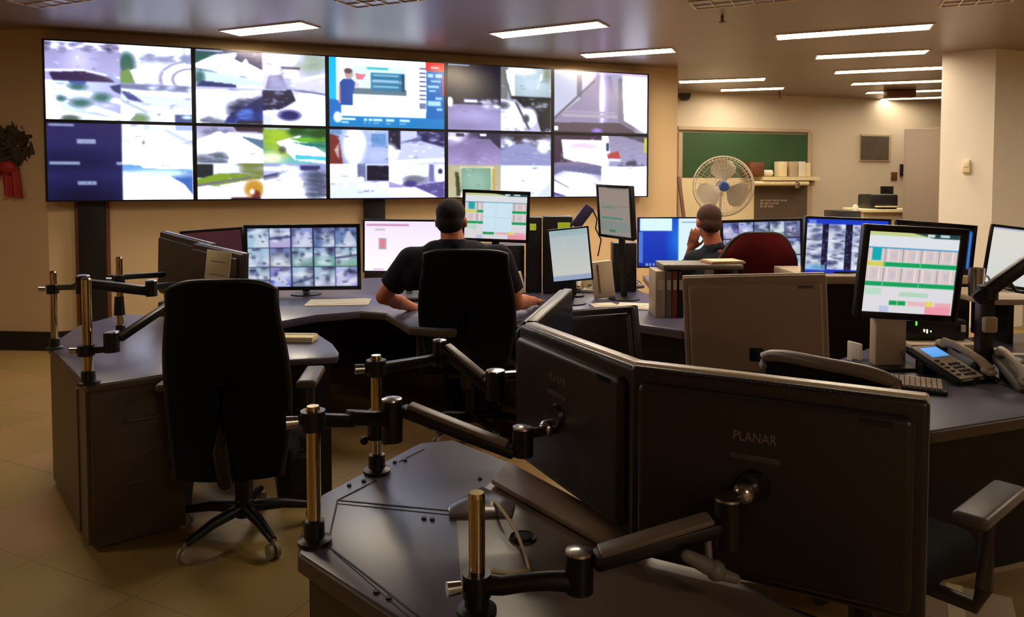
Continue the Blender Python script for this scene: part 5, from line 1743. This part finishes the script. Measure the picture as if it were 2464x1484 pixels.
for (x, y, w, h, d_, tilt, m, lb) in ((1352, 706, .055, .12, .05, -.5, m_cream, 'cream card holder leaning under the blank sheet monitor'),
                                      (1411, 700, .075, .12, .06, 0, m_cream, 'upright cream box between the telephone and the blank sheet monitor'),
                                      (1255, 705, .07, .16, .05, -.25, m_cream, 'cream handset cradle by the seated man\'s right forearm')):
    p = pz(x, y)
    M = Matrix.Translation(p) @ Matrix.Rotation(tilt, 4, 'Y')
    single(MB().box((0, 0, h / 2), (w, d_, h), M, bev=.008), 'card_holder', m, lb, 'holder', 'small cream desk items')

# dark radio equipment with yellow-green tags
m_tag = glow('lime_tag', (170, 190, 40), .35)
for (x0, x1, yt, d_, tx0, tx1, ty0, ty1, lb) in ((1266, 1304, 522, 5.45, 1275, 1290, 538, 554, 'black equipment tower with a small lime tag behind the touch monitor'),
                                                (1308, 1378, 520, 5.4, 1342, 1372, 535, 550, 'black equipment tower with a wide lime tag above the blank sheet monitor')):
    a, c = at(x0, yt, d_), at(x1, yt, d_)
    t = thing('equipment_tower', lb, 'equipment', ((a.x + c.x) / 2, d_ + .1, DESK))
    MB().box(((a.x + c.x) / 2, d_ + .1, (a.z + DESK) / 2), (c.x - a.x, .2, a.z - DESK), bev=.012).build('case', m_black, t)
    p, q = at(tx0, ty0, d_ - .003), at(tx1, ty1, d_ - .003)
    MB().box(((p.x + q.x) / 2, d_ - .003, (p.z + q.z) / 2), (q.x - p.x, .004, p.z - q.z)).build('tag', m_tag, t)
a, c = at(1150, 590, 5.6), at(1262, 590, 5.6)
t = thing('equipment_cabinet', 'wide black equipment cabinet below the touch monitor', 'equipment', ((a.x + c.x) / 2, 5.72, DESK))
MB().box(((a.x + c.x) / 2, 5.72, (a.z + DESK) / 2), (c.x - a.x, .22, a.z - DESK), bev=.012).build('case', m_black, t)
MB().box(((a.x + c.x) / 2, 5.605, (a.z + DESK) / 2), (c.x - a.x - .06, .01, a.z - DESK - .06), bev=.003).build('front_grille', m_arm, t)
a, c = at(1383, 546, 5.3), at(1420, 496, 5.3)
t = thing('tablet_holder', 'dark violet arm slanting up behind the blank sheet monitor', 'holder', (a.x, a.y, DESK))
b = MB(); bar(b, a, c, .05, .075, .008); b.build('arm', mat('violet_black_plastic', rgb(62, 52, 84), .35), t)
MB().cone((a.x, a.y, DESK), a, .014).cone((a.x, a.y, DESK), (a.x, a.y, DESK + .012), .07).build('post', m_black, t)
MB().tube([c + Vector((.02, 0, -.03)), c + Vector((.05, 0, -.09)), c + Vector((.04, 0, -.16)), c + Vector((.08, 0, -.24)), c + Vector((.06, .02, -.36))], .005, 8).build('cord', m_arm, t)
a, c = at(1475, 584, 5.5), at(1532, 680, 5.5)
t = thing('speaker', 'square black loudspeaker left of the blue desktop monitor', 'speaker', ((a.x + c.x) / 2, 5.55, DESK))
MB().box(((a.x + c.x) / 2, 5.57, (a.z + DESK) / 2), (c.x - a.x, .14, a.z - DESK), bev=.01).build('cabinet', m_black, t)
MB().cone(((a.x + c.x) / 2, 5.502, (a.z + DESK) / 2), ((a.x + c.x) / 2, 5.494, (a.z + DESK) / 2), .06, .055).build('cone', m_arm, t)
a = at(1455, 640, 5.2)
t = thing('paper_bag', 'pale brown upright sheet below the high narrow monitor', 'bag', (a.x, a.y, DESK))
M = Matrix.Translation((a.x, a.y, DESK)) @ Matrix.Rotation(-.12, 4, 'Y')
MB().box((0, -.02, .14), (.15, .05, .26), M, bev=.012).build('body', m_beige, t)
MB().box((-.03, -.048, .15), (.012, .004, .2), M).build('fold', m_wood, t)

# binders under their small shelf
x0 = 1576
for i, (w, m, lb) in enumerate(((24, m_beige, 'beige binder, first of the upright row at the desk edge'),
                                (14, m_grey, 'thin grey binder second in the upright row'),
                                (13, mat('rust_binder', rgb(150, 66, 34), .6), 'rust-orange binder third in the upright row'),
                                (14, m_arm, 'black binder last in the upright row by the broad monitor back'))):
    a, c = at(x0, 764, 4.46), at(x0 + w, 764, 4.46)
    x0 += w + 1
    t = thing('binder', lb, 'binder', ((a.x + c.x) / 2, 4.55, DESK), group='binders standing on the curved worktop')
    MB().box(((a.x + c.x) / 2, 4.56, DESK + .142), (c.x - a.x, .22, .284), bev=.005).build('cover', m, t)
    MB().box(((a.x + c.x) / 2, 4.4485, DESK + .2), ((c.x - a.x) * .6, .002, .06)).build('spine_label', m_paper, t)
a, c = at(1598, 652, 4.42), at(1792, 652, 4.42)
t = thing('desk_shelf', 'small grey shelf above the binders in front of the maroon chair', 'shelf', ((a.x + c.x) / 2, 4.55, DESK))
MB().box(((a.x + c.x) / 2, 4.57, 1.008), (c.x - a.x, .26, .03), bev=.006).build('board', m_grey, t)
for q in (a.x + .32, c.x - .02):
    MB().box((q, 4.57, (DESK + .995) / 2), (.02, .22, .993 - DESK)).build('side', m_arm, t)
p = at(1745, 652, 4.5)
M = Matrix.Translation((p.x, 4.56, 1.0235)) @ Matrix.Rotation(.15, 4, 'Z')
t = thing('folder', 'orange-brown folder lying on the small shelf before the maroon chair', 'folder', M=M)
MB().box((0, 0, .006), (.22, .18, .012), M, bev=.002).build('cover', mat('tan_folder', rgb(180, 130, 85), .6), t)
MB().box((.0, -.01, .0155), (.2, .16, .005), M).build('sheet', m_cream, t)

# return with pad near the left chair
pts = [pz(*q) for q in ((640, 800), (760, 800), (800, 826), (816, 848), (812, 858), (684, 866), (640, 860))]
t = thing('side_table', 'small grey-topped table end right of the empty black chair', 'table', (pts[0].x + .1, pts[0].y - .1, 0))
MB().prism(pts, DESK - .03, DESK, bev=.006).build('top', m_desk, t)
MB().prism(inset(pts, .06), 0.0, DESK - .03).build('pedestal', m_in, t)
p = pz(715, 820)
M = Matrix.Translation(p) @ Matrix.Rotation(-.05, 4, 'Z')
t = thing('writing_pad', 'thick cream writing pad lying on the small table end', 'pad', M=M)
MB().box((0, 0, .015), (.19, .1, .028), M, bev=.003).build('pages', m_cream, t)
MB().box((0, .03, .0305), (.18, .03, .003), M).build('binding', m_beige, t)

# right side: cup, black arm, equipment
a = at(2345, 640, 3.74)
t = thing('metal_cup', 'shiny metal cup beside the touch terminal\'s upper right corner', 'cup', (a.x, a.y, .9455))
MB().lathe([(.001, 0), (.034, 0), (.038, .14), (.035, .14), (.032, .008), (.001, .006)], (a.x + .01, a.y, .9455)).build('cup', m_silver, t)
MB().torus((0, 0, 0), .028, .005, Matrix.Translation((a.x + .05, a.y, 1.02)) @ Matrix.Rotation(math.pi / 2, 4, 'X'), 16).build('handle', m_silver, t)
t = thing('pole_mount', 'thick black post and slanting arm in the lower right by the telephone', 'monitor mount', pz(2365, 905), group='black monitor mounts')
p = pz(2365, 905)
q = at(2365, 705, p.y)
MB().box((p.x, p.y, (DESK + q.z) / 2), (.062, .05, q.z - DESK), bev=.01).build('post', m_arm, t)
MB().box((p.x, p.y - .035, at(2365, 777, p.y).z), (.055, .03, .065), bev=.008).build('clamp', m_beige, t, label='beige clamp block')
b = MB(); bar(b, at(2345, 722, p.y - .02), at(2490, 618, p.y - .1), .055, .055, .014); b.build('arm', m_arm, t)
b = MB(); b.cone((p.x - .01, p.y - .03, q.z - .02), (p.x - .01, p.y - .03, q.z + .035), .04); b.build('hinge', m_arm, t)
MB().tube([at(2430, 680, p.y), at(2445, 700, p.y - .02), at(2464, 703, p.y - .05), at(2490, 690, p.y - .1)], .008, 8).build('cord', m_black, t)
a, c = at(2180, 770, 3.62), at(2326, 822, 3.62)
t = thing('equipment_box', 'black box with tiny green and white lights under the touch terminal', 'equipment', ((a.x + c.x) / 2, 3.7, DESK))
MB().box(((a.x + c.x) / 2, 3.72, (a.z + .742) / 2), (c.x - a.x, .2, a.z - .742), bev=.008).build('case', m_black, t)
for (x, y, w, h, col) in ((2205, 778, .006, .02, (120, 255, 60)), (2224, 795, .006, .014, (235, 240, 200)), (2231, 797, .006, .02, (235, 240, 210)), (2240, 797, .005, .008, (200, 235, 180))):
    p = at(x, y, 3.617)
    MB().box(p, (w, .004, h)).build('indicator_light', glow('led_%d' % x, col, 1.2), t)
p = at(2318, 790, 3.615); MB().box(p, (.022, .006, .035)).build('socket', m_paper, t)
t = thing('riser_shelf', 'beige edged riser carrying the black equipment box', 'shelf', ((a.x + c.x) / 2, 3.7, DESK))
MB().box(((a.x + c.x) / 2, 3.68, .73), (c.x - a.x + .04, .3, .02), bev=.004).build('board', m_beige, t)
for g in (-1, 1):
    MB().box(((a.x + c.x) / 2 + g * .14, 3.70, .71), (.02, .2, .02)).build('foot', m_black, t)
a = pz(2056, 870)
M = Matrix.Translation(a) @ Matrix.Rotation(.35, 4, 'Z')
single(MB().box((0, 0, .045), (.012, .08, .09), M, bev=.004), 'card', m_paper, 'small white card standing left of the terminal\'s pedestal', 'card')
single(MB().lathe([(.001, 0), (.03, 0), (.045, .01), (.045, .02), (.02, .035), (.001, .036)], pz(2420, 866), seg=24), 'desk_puck', m_beige, 'round beige object between the telephones at the right', 'puck')
t = thing('computer_mouse', 'small pale mouse on the curved worktop by the seated man\'s right hand', 'mouse', pz(1372, 752))
MB().ball(pz(1372, 752) + Vector((0, 0, .012)), (.03, .05, .02)).build('shell', m_grey, t)
MB().ball(pz(1372, 752) + Vector((0, .02, .03)), (.004, .008, .004)).build('scroll_wheel', m_arm, t)

q = pz(2300, 1450, .10)
M = Matrix.Translation((q.x, q.y, 0)) @ Matrix.Rotation(-.5, 4, 'Z')
t = thing('carton', 'flat pale carton on the floor at the lower right beside the big monitor back', 'box', M=M)
MB().box((0, 0, .05), (.34, .26, .10), M, bev=.004).build('body', m_beige, t)
MB().box((0, 0, .1005), (.05, .262, .001), M).build('tape', m_cream, t)
